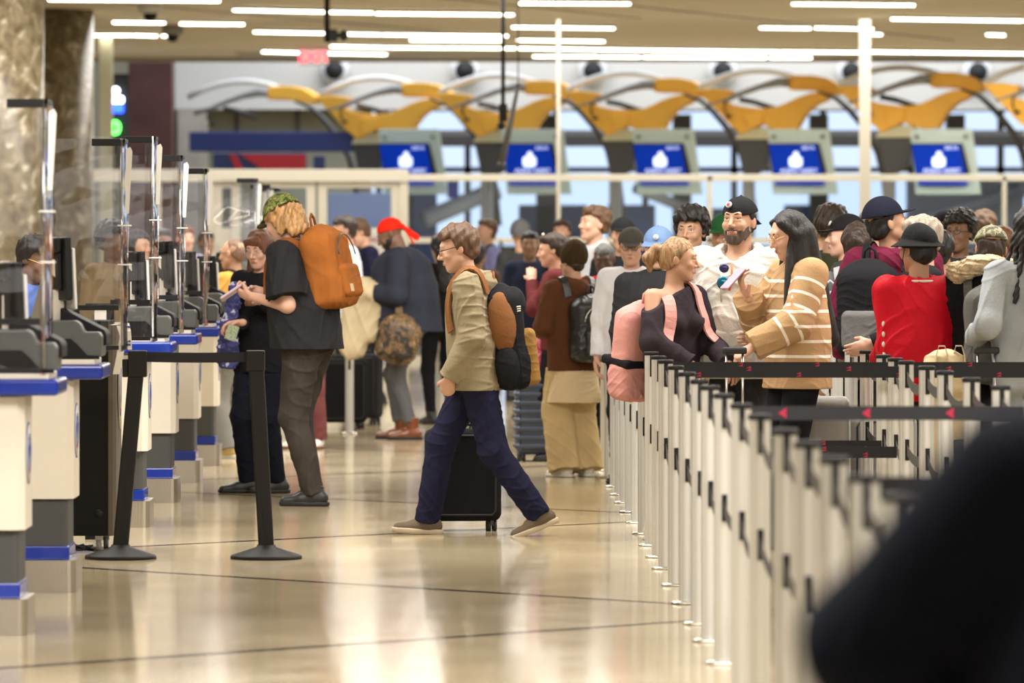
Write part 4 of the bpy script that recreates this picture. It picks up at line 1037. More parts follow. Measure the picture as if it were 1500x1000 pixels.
for k, (xa, ya, xb, yb2, xc, lb) in enumerate(((174,478,182,492,170,'long white baggage tag strip draped on the black cabinet'), (186,478,187,505,186,'white printed baggage tag hanging beside the black barrier post'))):
    d = 28.7; mb = MB()
    if k == 0: pts = [(176,477),(181,492),(176,520),(170,548)]; w_ = [.02,.03,.03,.04]
    else: pts = [(184,473),(187,485),(188,500),(188,512)]; w_ = [.03,.035,.035,.03]
    P3 = [Vector((wx(a,d), d-.02*math.sin(i*1.3), wz(b,d))) for i, (a, b) in enumerate(pts)]; c0 = P3[-1].copy()
    mb.ribbon([q-c0 for q in P3], [(1,.2,0)]*4, .035, [(0,1,0)]*4, .003)
    if k: 
        for j in range(6): mb.box(-.012,.012,-.026,-.02,.02+j*.018,.03+j*.018,mi=1)
    o_ = mb.build('baggage_tag', [M_paper, M_embb]); o_.location = c0; tag(o_, lb, 'tag')

# ------------------------------------------------------------------ queue barriers
M_post = mat('post_silver', (.66,.65,.61), .42, .55, bump=.05, bscale=10, stretch=(40,40,.4)); M_belt = mat('belt_black', (.010,.010,.014), .8, bump=.2, bscale=300)
M_beltg = mat('belt_grey', (.055,.048,.042), .8); M_logo = mat('belt_logo_red', (.36,.008,.04), .6)
def silver_post(name='queue_post'): 
    pass
posts1 = [11.5,12.55,13.6,14.75,15.9,17.0,18.5,19.75,21.1,22.3,23.3,24.65,25.96,27.3,28.3,29.4,30.6,31.8,33.1,34.3,35.4,36.6,38.0,39.2]
posts2 = [21.,22.3,23.6,24.9,25.9,27.1,27.8,28.6,29.8,31.,32.2,33.4,34.6]
posts3 = [30.,31.3,32.6,34.]
def logo(mb, x, y, z, s, big=False):
    if big: mb.prism([(x-s,z),(x+s*.7,z+s*1.1),(x+s*.7,z+s*.15),(x+s*.2,z),(x+s*.7,z-s*.15),(x+s*.7,z-s*1.1)], y-.0035, y-.0015, mi=1); return
    for dz in (.25, -.55): mb.prism([(x-s,z+dz*s),(x,z+dz*s+.45*s),(x+s*.7,z+dz*s+.75*s),(x+s*.5,z+dz*s+.3*s),(x+s*.9,z+dz*s),(x,z+dz*s+.05*s)], y-.0035, y-.0015, mi=1)
proto = {}
def queue_line(X, ds, nm, xb=()):
    for i, d in enumerate(ds):
        lb = 'silver queue post with black cap, number %s from the near end of the %s' % (['one','two','three','four','five','six','seven','eight','nine','ten','eleven','twelve','thirteen','fourteen','fifteen','sixteen','seventeen','eighteen','nineteen','twenty','twenty-one','twenty-two','twenty-three','twenty-four'][i], nm)
        o = empty('queue_post', (X, d, 0), lb, 'queue post', 0, 'silver queue posts of the '+nm)
        if 'p' not in proto:
            mb = MB(); prof = []
            n = 40; ring = []
            for k in range(n):
                a = 2*math.pi*k/n; g = .0 if min(abs((a-c_+math.pi)%(2*math.pi)-math.pi) for c_ in (math.pi/4,3*math.pi/4,5*math.pi/4,7*math.pi/4)) > .1 else .003
                ring.append(((.035-g)*math.cos(a), (.035-g)*math.sin(a)))
            mb.prism(ring, .012, .985, axis='z'); a_ = mb.build('pole', M_post, o)
            mb = MB(); mb.lathe([(.038,.985),(.039,.99),(.039,1.0),(.036,1.004)], 28); b_ = mb.build('cap', M_black, o)
            mb = MB(); mb.lathe([(.068,0),(.068,.006),(.060,.012),(.036,.014)], 28); c_ = mb.build('base_flange', mat('flange_steel', (.60,.58,.52), .25, 1.), o)
            cs = []
            for y_ in ((-.045,-.030), (.030,.043)):
                for z_ in ((.875,.985), (.53,.63)):
                    mb = MB(); mb.box(-.009,.011,*y_,*z_,.002); cs.append(mb.build('belt_cassette', M_black, o))
            proto['p'] = (a_, b_, c_, *cs)
        else:
            for q in proto['p']:
                c2 = q.copy(); C.objects.link(c2); c2.parent = o
        if i < len(ds)-1:
            g = ds[i+1]-d
            for z0 in (.93, .58):
                sag = .035+.03*((i*7+int(z0*10)) % 3)/2; pts = [(.0, .04+(g-.08)*t, z0-sag*4*t*(1-t)) for t in np.linspace(0,1,9)]
                mb = MB(); mb.ribbon(pts, [(0,0,1)]*9, .05, [(1,0,0)]*9, .002); mb.build('belt', M_beltg, o)
        for (di, x2, z0, wd, nl, big) in xb:
            if di == i:
                mb = MB(); L_ = x2-X; mb.box(.03, L_, -.002, .002, z0-wd/2, z0+wd/2)
                k = 0; xx = .10+.06*(i % 3)
                while xx < L_-.05: logo(mb, xx, 0, z0+(.0 if big else .014*(1 if k%2 else -1)), .015 if not big else .018, big); xx += nl; k += 1
                mb.build('belt', [M_belt, M_logo], o)
queue_line(.95, posts1, 'aisle row', ((14, 4.6, .945, .055, .19, False), (13, 4.6, .945, .055, .24, False), (13, 2.06, .56, .055, .2, False), (14, 2.06, .555, .055, .2, False), (8, 4.2, .93, .052, .31, True), (7, 4.2, .56, .052, .35, True), (3, 3.5, .925, .055, .31, True)))
queue_line(2.09, posts2, 'second row')
queue_line(3.25, posts3, 'third row')
# two silver posts far down the aisle
for x_, yb_, lb in ((512, 635, 'lone silver post standing beside the black suitcases in the aisle'), (645, 618, 'lone silver post standing behind the walking man')):
    d = CAMZ*FPX/(yb_-HY); o = empty('queue_post', (wx(x_, d), d, 0), lb, 'queue post')
    for q in proto['p']: c2 = q.copy(); C.objects.link(c2); c2.parent = o
# black barrier in the foreground
M_bp = mat('barrier_black', (.014,.013,.012), .55, spec=.2); 
o = empty('belt_barrier', (-1.72, 28.2, 0), 'black belt barrier post at left, leaning right, in front of the black cabinet', 'barrier', 0)
def bpost(o, dx, first):
    mb = MB(); mb.lathe([(.178,0),(.178,.012),(.17,.02),(.05,.058),(.045,.07)], 40); mb.build('base', M_bp, o)
    Mx = Matrix(((1,0,dx/.96,0),(0,1,0,0),(0,0,1,.06),(0,0,0,1)))
    mb = MB(); mb.box(-.038,.038,-.03,.03,0,.965,.008,M=Mx); mb.box(-.006,.004,-.033,-.029,0,.9,M=Mx); mb.build('post', M_bp, o)
    mb = MB(); M2 = Matrix.Translation((dx*.99,0,0)); mb.box(-.046,.046,-.04,.04,.90 if first else .93,1.032,.006,M=M2); 
    if first: mb.box(-.075,-.046,-.03,.03,.90,.99,.005,M=M2)
    mb.build('head', M_bp, o)
bpost(o, .085, True)
mb = MB(); mb.ribbon([(.12+t*.53, 0, 1.0-.004*math.sin(math.pi*t)) for t in np.linspace(0,1,7)], [(0,0,1)]*7, .05, [(0,1,0)]*7, .002); mb.build('belt', M_belt, o)
o = empty('belt_barrier', (-.998, 28.2, 0), 'black belt barrier post at right, leaning left, its belt tied to the other black post', 'barrier', 0)
bpost(o, -.054, False)
# ------------------------------------------------------------------ the people
HB = hairmat('brown', (.10,.052,.026)); HK = hairmat('black', (.010,.008,.008)); HD = hairmat('dark_brown', (.030,.017,.011)); HG = hairmat('grey', (.27,.225,.17)); HBL = hairmat('blond', (.27,.155,.07), var=.6); HRY = hairmat('strawberry', (.40,.22,.085), var=.5); HA = hairmat('auburn', (.13,.05,.025)); HGB = hairmat('charcoal_grey', (.09,.085,.08)); HT = hairmat('beard', (.075,.05,.038))
camo = ramp_mat('camo_green', [(.0,(.03,.04,.012)), (.44,(.16,.19,.03)), (.52,(.07,.06,.03)), (.58,(.25,.27,.06))], 22)
camo2 = ramp_mat('camo_woodland', [(.0,(.02,.014,.008)), (.42,(.10,.06,.03)), (.5,(.20,.11,.045)), (.56,(.05,.045,.02)), (.62,(.33,.20,.10))], 14, .6, 4)
camo3 = ramp_mat('camo_sand', [(.0,(.06,.06,.03)), (.46,(.30,.27,.16)), (.55,(.12,.13,.06))], 24)
cl = cloth
navy = cl('navy', (.014,.014,.036)); slate = cl('slate', (.028,.032,.048)); char = cl('charcoal', (.020,.020,.022)); blk_ = cl('black', (.010,.010,.012)); cream = cl('cream', (.52,.49,.44), var=.03); khaki = cl('khaki_hoodie', (.25,.205,.125)); tanp = cl('tan_trousers', (.46,.34,.17)); mustard = cl('mustard', (.46,.255,.055)); greysw = cl('grey_sweat', (.22,.215,.20)); jeansk = cl('faded_black_denim', (.048,.040,.033), var=.25)
brownh = cl('brown_hoodie', (.085,.033,.014)); red = cl('red', (.42,.008,.018)); maroon = cl('maroon', (.11,.010,.030)); olive = cl('olive', (.05,.055,.028)); lgrey = cl('light_grey', (.36,.36,.37)); white = cl('white', (.66,.66,.70), var=.04); plum = cl('plum_charcoal', (.030,.022,.027)); dgrey = cl('dark_grey', (.045,.045,.047)); denim = cl('pale_denim', (.33,.36,.38)); creamj = cl('cream_fleece', (.55,.45,.28)); lav = cl('lavender', (.24,.25,.50))
leather = mat('brown_leather', (.16,.045,.012), .3, coat=.3); rubber = mat('rubber_black', (.012,.012,.012), .6); solew = mat('sole_cream', (.55,.47,.34), .6); suede = cl('taupe_canvas', (.15,.115,.08)); kshoe = mat('black_shoe', (.02,.02,.02), .45); wshoe = mat('white_shoe', (.60,.56,.48), .55)
duck = cl('duck_brown', (.32,.105,.022), var=.15); duck2 = cl('duck_brown_dark', (.22,.075,.018)); pink = cl('pink_canvas', (.60,.28,.25), var=.06); bcan = cl('black_canvas', (.012,.012,.014)); bleath = mat('black_leather', (.012,.013,.015), .35, bump=.3, bscale=25); brnbag = cl('brown_bag', (.20,.085,.032)); ochre = cl('ochre_bag', (.26,.145,.042)); gbag = cl('grey_bag', (.13,.125,.12)); lgbag = cl('light_grey_bag', (.33,.34,.35))

def stripes_mat():
    m = cloth('tan_striped', (.42,.265,.135)); nt = m.node_tree; b = nt.nodes['Principled BSDF']; N = nt.nodes.new; L = nt.links.new
    at = N('ShaderNodeAttribute'); at.attribute_name = 'stripe'
    lt = N('ShaderNodeMath'); lt.operation = 'GREATER_THAN'; lt.inputs[1].default_value = .80; L(at.outputs['Fac'], lt.inputs[0])
    mx = N('ShaderNodeMix'); mx.data_type = 'RGBA'; mx.inputs[6].default_value = (.42,.265,.135,1); mx.inputs[7].default_value = (.78,.72,.62,1); L(lt.outputs[0], mx.inputs[0]); L(mx.outputs[2], b.inputs['Base Color']); return m

short = dict(m=HB, t=.014, amp=.004)
N_ = .0045
# --- the man striding left
p = person(690, 30.5, -90, 1.70, 'person in khaki hoodie and navy trousers striding left with a brown and black backpack', 'fair', h=N_,
    top=dict(name='hoodie', m=khaki, loose=.022, hem=.80, rh=.195, hood=1.15, fold=.008, sr=(.070,.060,.050), cuff=1), bot=dict(m=navy, loose=.014, ankle=.020, fold=.007, len=.05),
    shoe=dict(m=suede, sole=solew, st=.015), hair=dict(m=HB, t=.016, vol=.008, amp=.004, z0=.07, y0=-.005, zn=-.075), glasses=dict(m=M_black, r=.0022), hpitch=14, lean=7, pz=-.03, py=.03,
    la=(.165,-.12,.875), ra=(-.30,.10,.86), lf=dict(a=(.11,.37,.125), dir=(.05,-1), pitch=22), rf=dict(a=(-.10,-.24,.088), dir=(-.05,-1), pitch=-3), brow=(.06,.03,.015), lhand=dict(curl=1.0, u=(-.45,-.1,-.9)), rhand=dict(curl=1.1))
bp = backpack(p, 'brown and black hiking backpack on the striding man in the khaki hoodie', bcan, ochre, (.29,.19,.58), 1.10, back=.05, psc=1.35, panels=brnbag, side=bcan, lid=bcan, strapm=brnbag, h=N_, sw=.06, pockets=1)
c_ = np.array([.35,.235,1.245])
while p.lidG.sample(c_) > 0 and c_[0] > 0: c_ = c_-[.004,0,0]
mb = MB()
for j in range(3): mb.tube([(c_[0]+.004, c_[1]+.038-(.030+.016*j)*math.cos(a), c_[2]-.018+(.012+.012*j)*math.sin(a)) for a in np.linspace(0,1.57,7)], .0045, 6)
wmb(p.bbase, mb, 'logo', wshoe, p.bag)
walk = p
# --- green camouflage cap
p = person(452, 34., -108, 1.87, 'person in charcoal tee and green camouflage cap with an orange-brown backpack, seen from behind', 'pale', h=N_, w=1.12, dep=1.12, fat=1.15,
    top=dict(name='t_shirt', m=char, loose=.03, hem=.875, rh=.205, sleeve=.42, flare=.03, sr=(.078,.074,.06), fold=.009, hemslope=.0), bot=dict(m=jeansk, loose=.012, ankle=.014, fold=.008, len=.06),
    shoe=dict(m=kshoe, sole=rubber), hair=dict(m=HRY, t=.02, vol=.006, amp=.006, f=75, zb=.8, z0=.03, y0=-.045, zn=-.13, side=0, caps=[((-.05,.07,-.03),(-.05,.09,-.10),.045,.035), ((.05,.07,-.03),(.05,.085,-.10),.045,.035), ((0,.10,-.03),(0,.11,-.10),.045,.04), ((.07,.01,-.0),(.075,.03,-.07),.028,.026)]),
    hat=dict(kind='cap', m=camo, t=.028, up=.01), hpitch=22, lean=12, hyaw=-22, la=(.15,-.27,1.165), ra=(-.12,-.28,1.17), lpole=(.45,1,-.7), rpole=(-.3,.8,-1), lf=dict(a=(.09,.06,.085), dir=(.1,-1)), rf=dict(a=(-.11,-.02,.085), dir=(-.1,-1)),
    lhand=dict(curl=.5, n=(-.6,.2,.7), th=(0,-.2,1)), rhand=dict(curl=.6))
backpack(p, 'orange-brown canvas backpack on the person with the camouflage cap', duck, duck, (.36,.20,.47), 1.30, back=.07, strapm=duck2, h=N_, sw=.055, zips=M_dgrey, tagm=creamj)
cap_man = p
W = p.wr[1]
base = tuple(W+np.array([-.02,-.13,.03])); o = worn(p, 'phone', base, 'pinkish phone in a clear case held by the person with the camouflage cap', 'phone')
mb = MB(); mb.box(-.035,.035,-.085,.085,-.008,.008,.007); a_ = mb.build('phone_body', mat('phone_pink', (.50,.36,.42), .25), o); a_.rotation_euler = (R(35),R(-15),R(15))
# --- woman with glasses beside him
p = person(384, 35.7, -28, 1.66, 'person with auburn hair and round glasses in black clothes beside the camouflage cap', 'pale', h=N_,
    top=dict(name='shirt', m=blk_, loose=.02, hem=.80, rh=.19, fold=.008), bot=dict(m=cl('black_navy', (.008,.009,.016)), loose=.012, ankle=.01), shoe=dict(m=kshoe, sole=rubber),
    hair=dict(m=HA, t=.016, amp=.004, long=.35, z0=.060, y0=-.035, zn=-.10, f=50, wcaps=[((-.065,.02,-.02),(-.03,.0,-.28),.034,.022), ((.065,.02,-.02),(.02,.0,-.24),.034,.022), ((0,.07,-.02),(0,.03,-.24),.055,.04)], caps=[((-.045,-.07,.07),(-.070,-.045,.0),.018,.012), ((.045,-.07,.07),(.070,-.045,.0),.018,.012), ((-.03,-.075,.075),(.03,-.075,.075),.02,.02)]),
    glasses=dict(m=M_silver, r=.0016), hpitch=16, ra=(-.01,-.24,1.13), la=(.12,-.22,1.27), rpole=(-.3,.7,-1), lf=dict(a=(.10,.02,.085), dir=(-.8,-.6)), rf=dict(a=(-.09,-.04,.085), dir=(-.8,-.6)), brow=(.09,.04,.02),
    rhand=dict(u=(-.6,-.35,-.1), n=(.5,-.1,-.7), curl=.5), lhand=dict(u=(-.3,-.5,.3), curl=.7, n=(-.8,.2,.2)))
W = p.wr[-1]; base = tuple(W+np.array([-.03,-.12,-.06])); o = worn(p, 'banknote', base, 'folded green banknote held in the hand of the person with round glasses', 'money')
mb = MB(); mb.box(-.02,.055,-.002,.002,-.05,.05); a_ = mb.build('note', ramp_mat('banknote_green', [(.0,(.40,.45,.30)), (.5,(.22,.28,.17)), (.58,(.45,.48,.34))], 70), o); a_.rotation_euler = (0,R(18),R(20))
W = p.wr[1]; base = tuple(W+np.array([-.03,-.10,.02])); o = worn(p, 'coffee_cup', base, 'paper coffee cup with a white lid between the two people at left', 'cup')
mb = MB(); mb.lathe([(.028,-.05),(.038,.05)], 20); mb.build('cup_body', mat('cup_brown', (.22,.10,.04), .6), o); mb = MB(); mb.lathe([(.041,.05),(.041,.06),(.036,.065),(.035,.075)], 20); mb.build('lid', wshoe, o)
G = Field((-.45,-.45,.7),(.25,.1,1.5), .006); G.cap((-.10,-.18,1.36),(-.135,-.20,1.10), .045,.06, n=(.3,-1,0), fl=2.4); G.cap((-.135,-.20,1.10),(-.15,-.19,.90), .06,.085, n=(.3,-1,0), fl=2.6, k=.03); G.disp(foldfn(5,.010,30,.6))
o = worn(p, 'scarf', (-.15,-.19,.85), 'navy and lilac patterned scarf hanging in front of the person with round glasses', 'scarf')
wmesh(p, (-.15,-.19,.85), 'fabric', G, ramp_mat('scarf_pattern', [(.0,(.02,.025,.10)), (.5,(.06,.06,.22)), (.62,(.50,.50,.60))], 16), o)
# --- bald man in mustard
p = person(342, 41.6, -118, 1.61, 'bald person in mustard t-shirt and grey sweatpants at the far pedestals', 'tan', h=.006, w=1.05, dep=1.2,
    top=dict(name='t_shirt', m=mustard, loose=.03, hem=.80, rh=.20, sleeve=.45, flare=.02), bot=dict(m=greysw, loose=.022, ankle=.03, len=.03), shoe=dict(m=cl('gold_mesh', (.50,.36,.16)), sole=wshoe, st=.018),
    la=(.16,-.22,1.10), ra=(-.16,-.25,1.1), glasses=dict(m=M_black), hair=dict(m=hairmat('stubble', (.17,.095,.06)), t=.002, amp=.001, z0=.2, y0=.02, zn=-.09), lf=dict(a=(.13,.02,.085), dir=(.3,-1)), rf=dict(a=(-.12,.02,.085), dir=(-.3,-1)), hpitch=5)
P_, W, N2 = strap_path(p, 1, .08); base = tuple(P_[-1]); o = worn(p, 'shoulder_strap', base, 'thin black bag strap across the back of the mustard t-shirt', 'strap')
mb = MB(); mb.ribbon(P_, W, .03, N2, .006); wmb(base, mb, 'webbing', bcan, o)
# --- red durag man
p = person(595, 45.6, -95, 1.80, 'large person in navy sweater and bright red durag looking down', 'brown', h=.0055, w=1.2, dep=1.55, fat=1.2, lean=6, hpitch=28,
    top=dict(name='sweater', m=slate, loose=.03, hem=.84, rh=.20, collar=.04, sr=(.085,.075,.055), fold=.007), bot=dict(m=cl('grey_trousers', (.10,.10,.105)), loose=.0, ankle=.004, len=-.13), shoe=dict(m=leather, sole=rubber, boot=.06),
    hat=dict(kind='durag', m=cl('durag_red', (.78,.022,.008), var=.04), t=.014), beard=hairmat('black_beard', (.012,.009,.008)), la=(.16,-.27,1.14), ra=(-.16,-.27,1.14), lf=dict(a=(.09,.05,.085), dir=(.05,-1)), rf=dict(a=(-.1,-.06,.085), dir=(.0,-1)), lhand=dict(curl=.8))
durag = p
b0 = (.17,-.30,.70); G = Field((-.15,-.62,.5),(.45,.15,1.40), .006)
G.ell((.10,-.26,1.14),(.17,.15,.10), None, .0); G.ell((.10,-.36,1.16),(.14,.12,.11), None, .05); G.cap((.14,-.36,1.10),(.16,-.40,.74), .11,.12, k=.06, n=(1,0,0), fl=2.2); G.cap((.18,-.26,1.08),(.19,-.27,.82), .10,.07, k=.05, n=(1,0,0), fl=2.2)
G.disp(foldfn(77,.014,17,.5)); o = worn(p, 'draped_jacket', b0, 'cream jacket draped over the forearm of the person in the red durag', 'jacket'); wmesh(p, b0, 'fabric', G, creamj, o)
b0 = (.30,-.05,.56); o = worn(p, 'duffel_bag', b0, 'camouflage bag hanging by its strap from the arm of the red durag wearer', 'bag')
G = Field((.0,-.45,.45),(.6,.35,1.15), .006); G.ell((.30,-.03,.79),(.11,.17,.20), Rx(R(-14)), 0); G.rbox((.30,-.03,.77),(.10,.15,.16), .07, Rx(R(-14)), .05); G.disp(foldfn(31,.008,24,1)); wmesh(p, b0, 'bag_body', G, camo2, o)
mb = MB(); pts = [(.30,-.02,.96),(.29,-.03,1.04),(.27,-.05,1.14),(.26,-.06,1.23),(.21,-.06,1.27),(.14,-.05,1.24)]; mb.ribbon(pts, [(0,1,0)]*6, .055, [(1,0,.1)]*3+[(.3,0,1)]*3, .012); wmb(b0, mb, 'strap', cl('taupe_strap', (.17,.115,.07)), o)
mb = MB(); mb.lathe([(.035,0),(.035,.006)], 18, M=Matrix.Translation((.395,-.12,.74))@Matrix.Rotation(math.pi/2,4,'Y')); wmb(b0, mb, 'round_patch', mat('patch_cream', (.50,.45,.36), .6), o)
# --- beanie woman
p = person(840, 38.2, -152, 1.56, 'person in brown hoodie and brown beanie with wide tan trousers, seen from behind', 'tan', h=.0055,
    top=dict(name='hoodie', m=brownh, loose=.03, hem=.80, rh=.185, hood=1.2, fold=.008, sr=(.070,.062,.052)), bot=dict(m=tanp, loose=.035, knee=.055, ankle=.075, len=.09, fold=.009, skirt=dict(z=.56, r=.225, m=cl('cream_linen', (.58,.45,.27), var=.04))), shoe=dict(m=wshoe, sole=wshoe),
    hat=dict(kind='beanie', m=cl('brown_knit', (.040,.024,.010)), t=.018, up=.012, z=-.012), hair=dict(m=HD, t=.006, z0=.05, y0=.0, zn=-.10), la=(.16,-.22,1.1), ra=(-.15,-.25,1.12), hpitch=5, hyaw=10)
backpack(p, 'black leather backpack on the person in the brown beanie', bleath, None, (.36,.20,.50), 1.12, strapm=bleath, zips=M_silver, h=.006, xo=-.05)
# --- woman with sunglasses on her head
p = person(812, 41., -92, 1.64, 'person with dark tied hair and sunglasses on the head beside the brown beanie', 'fair', h=.006,
    top=dict(name='sweater', m=cl('wine', (.10,.02,.02)), loose=.02, hem=.85), bot=dict(m=blk_), shoe=dict(m=kshoe, sole=rubber), hair=dict(m=HD, t=.014, caps=[((0,.10,.02),(0,.13,.03),.045,.045)], amp=.003, z0=.06, y0=-.0, zn=-.07), la=(.06,-.17,1.38), lpole=(.4,-.3,-1), hpitch=8)
o = worn(p, 'sunglasses', tuple(p.T((0,-.05,.12))), 'sunglasses pushed up on the dark tied hair', 'sunglasses')
mb = MB(); 
for s_ in (-1,1): mb.ball((s_*.035,0,.005), (.028,.012,.02), 0, 8)
mb.box(-.01,.01,-.003,.003,.0,.006); mb.build('lenses', mat('mirror_lens', (.5,.42,.3), .12, .9), o)
# --- pink backpack girl
p = person(982, 30.0, 38, 1.60, 'person with a blond ponytail in off-shoulder charcoal top looking right', 'tan', h=.004, w=.94,
    top=dict(name='top', m=plum, loose=.018, hem=.86, rh=.165, off=1, fold=.008, bust=1, sr=(.058,.062,.050), hollow=True), bot=dict(m=blk_), shoe=dict(m=wshoe, sole=wshoe),
    hair=dict(m=HBL, t=.010, amp=.0025, f=45, z0=.056, y0=-.015, zn=-.07, caps=[((0,.11,.03),(0,.135,.04),.022,.028), ((0,.14,.045),(0,.175,-.02),.032,.036), ((0,.175,-.02),(0,.165,-.075),.036,.018)]),
    hyaw=46, hpitch=6, ra=(-.10,-.30,1.02), la=(.16,-.32,1.02), rpole=(-1,.5,-.5), brow=(.06,.035,.02), lean=5, rhand=dict(curl=.6, n=(0,0,-1), th=(1,0,0)), lhand=dict(curl=.6, n=(0,0,-1), th=(-1,0,0)))
backpack(p, 'pink backpack with a black band on the person with the ponytail', pink, pink, (.30,.19,.58), 1.07, strapm=pink, h=.0045, xo=-.09, sw=.068, tilt=4, band=bcan)
m_ = MB(); m_.ball(p.T((.083,.0,-.035)), .007); m_.build('earring', M_gold, p.root)
# --- man in white hoodie
p = person(1082, 30.25, -14, 1.81, 'bearded person in cream white hoodie and black backwards cap looking left', 'tan', h=.0042, w=1.16, dep=1.3, fat=1.12,
    top=dict(name='hoodie', m=cream, loose=.035, hem=.82, rh=.215, hood=1.1, belly=.03, sleeve=(1., .70), sr=(.080,.074,.058), fold=.008, vneck=1), bot=dict(m=dgrey), shoe=dict(m=kshoe, sole=rubber),
    hat=dict(kind='cap', m=cl('cap_black', (.014,.014,.015)), t=.018, back=True, badge=mat('badge_white', (.6,.6,.6), .5), badge2=mat('badge_red', (.5,.03,.04), .5), bx=-.02), beard=HT, hair=dict(m=HK, t=.006, z0=.03, y0=-.0, zn=-.05),
    hyaw=-12, hpitch=-4, ra=(-.30,-.06,.95), la=(.18,-.26,1.06), rhand=dict(curl=.4), brow=(.02,.014,.01))
hood = p
q = lambda a, b, c: p.cp((a, b, c))
o = worn(p, 'sunglasses', tuple(q(-.02,-.20,1.33)), 'folded sunglasses with orange temples and blue lenses hanging at the neck of the white hoodie', 'sunglasses')
mb = MB(); mb.ball((-.012,-.02,.055), (.026,.010,.024), 0, 8); mb.ball((-.018,-.02,-.02), (.032,.012,.034), 1, 10); mb.tube([(.028,-.02,.075),(.030,-.025,.0),(.018,-.03,-.06)], .006, 8, mi=2)
mb.build('frame_and_lenses', [mat('lens_purple', (.02,.02,.09), .15), mat('lens_teal', (.015,.16,.26), .12, .5), mat('orange_plastic', (.75,.10,.01), .4)], o)
mb = MB()
for s_ in (-1, 1): mb.tube([q(s_*.05,-.19,1.37), q(s_*.052,-.215,1.28), q(s_*.045,-.225,1.215)], .0035, 6)
mb.build('drawstring', cream, p.root)
G = Field((-.25,-.45,.80),(.25,.0,1.15), .005); G.rbox(q(0,-.215,.97), (.14,.045,.11), .03, Rx(R(4)), 0); G.disp(foldfn(8,.004,25,.6)); V, Q = G.mesh(); npmesh('kangaroo_pocket', V, Q, cream, p.root)
# --- woman in striped sweater
p = person(1168, 29.6, -68, 1.75, 'person with long straight black hair in tan white-striped sweater looking at a phone', 'pale', h=.004, w=.98,
    top=dict(name='sweater', m=stripes_mat(), loose=.035, hem=.81, rh=.21, sr=(.070,.072,.066), fold=.006, collar=.03), bot=dict(m=blk_, loose=.01), shoe=dict(m=kshoe, sole=rubber), glasses=dict(m=M_gold, r=.0009),
    hair=dict(m=HK, t=.012, amp=.0015, f=60, zb=.15, long=.68, z0=.090, y0=-.03, zn=-.10, caps=[((.05,-.045,.08),(.078,.0,.0),.022,.026), ((-.05,-.045,.08),(-.078,.0,.0),.022,.026)],
      wcaps=[((.068,.035,-.02),(.075,.02,-.52),.052,.022,(1,.2,0),1.6), ((.03,.08,-.02),(.07,.12,-.55),.065,.05,(0,1,0),1.3), ((-.03,.08,-.02),(-.03,.13,-.5),.06,.05,(0,1,0),1.3), ((.055,-.01,-.01),(.10,-.09,-.46),.03,.016,(1,.2,0),1.4), ((-.068,.02,-.02),(-.06,-.04,-.42),.03,.014)]),
    hpitch=20, ra=(-.09,-.24,1.28), rpole=(-.6,-.2,-1), la=(.16,-.33,1.03), lpole=(.6,.8,-.4), brow=(.015,.01,.01), rhand=dict(u=(.1,-.45,.75), n=(.3,.5,.6), th=(1,0,.3), curl=.5), lhand=dict(u=(0,-.8,-.5), n=(-.2,-.2,-1), th=(0,-1,.4), curl=1.0))
stripe = p
me = p.top.data; n = len(me.vertices); co_ = np.empty(n*3, np.float32); me.vertices.foreach_get('co', co_); co_ = co_.reshape(-1,3)
def capdist(a, b, P0):
    ab = b-a; t = np.clip(((P0-a)@ab)/(ab@ab), 0, 1); return np.linalg.norm(P0-a-t[:,None]*ab, axis=1), t
S_ = np.full(n, 0., np.float32); best = np.full(n, 1e3)
zt_ = co_[:,2]; S_ = ((zt_-.90)/.078).astype(np.float32)
for sd in (1, -1):
    d1, t1 = capdist(p.sh[sd], p.el[sd], co_); d2, t2 = capdist(p.el[sd], p.wr[sd], co_)
    m1 = (d1 < .088) & (d1 <= d2) & (np.abs(co_[:,0]) > .13); m2 = (d2 < .095) & (d2 < d1)
    S_[m1] = (t1[m1]*.285/.078)+.2; S_[m2] = ((.285+t2[m2]*.255)/.078)+.2
    S_[m2 & (t2 > .45)] = .5
fr = np.abs((S_ % 1)-.5)*2
fr[(zt_ > 1.40)] = 0; fr[(zt_ < .93) & ~m2 & ~m1] = 0
at = me.attributes.new('stripe', 'FLOAT', 'POINT'); at.data.foreach_set('value', fr.astype(np.float32))
W = p.wr[-1]; base = tuple(W+np.array([.03,-.10,.10])); o = worn(p, 'phone', base, 'pink phone held up by the person with the long black hair', 'phone')
mb = MB(); mb.box(-.036,.036,-.006,.006,-.078,.078,.006); mb.box(-.032,.032,.005,.007,-.07,.07,mi=1); a_ = mb.build('phone_body', [mat('phone_rose', (.55,.30,.38), .3), M_black], o); a_.rotation_euler = (R(-48),0,R(10))
# --- more of the queue
def std(x, d, yaw, H, label, skn, topm, tname='jacket', hairm=HD, botm=None, **k):
    t = dict(name=tname, m=topm, loose=.025, hem=.84, rh=.185); t.update(k.pop('t', {}))
    hr = k.pop('hr', dict(m=hairm, t=.014, amp=.004, z0=.062, y0=-.002, zn=-.08))
    if hr and 'm' not in hr: hr['m'] = hairm
    return person(x, d, yaw, H, label, skn, top=t, bot=dict(m=botm or blk_), shoe=dict(m=kshoe, sole=rubber), hair=hr, h=k.pop('h', .008), **k)
curly = dict(t=.022, vol=.020, amp=.0065, f=125, zb=1., z0=.068, y0=-.008, zn=-.05, side=1.2)
std(1012, 33.4, -14, 1.76, 'person with thick curly black hair and brown jacket between the blue and green caps', 'olive', cl('rust_jacket', (.16,.06,.02)), hairm=HK, hr=dict(curly), h=.006, fat=1., hyaw=-6, brow=(.01,.01,.01), beard=None, t=dict(vneck=1))
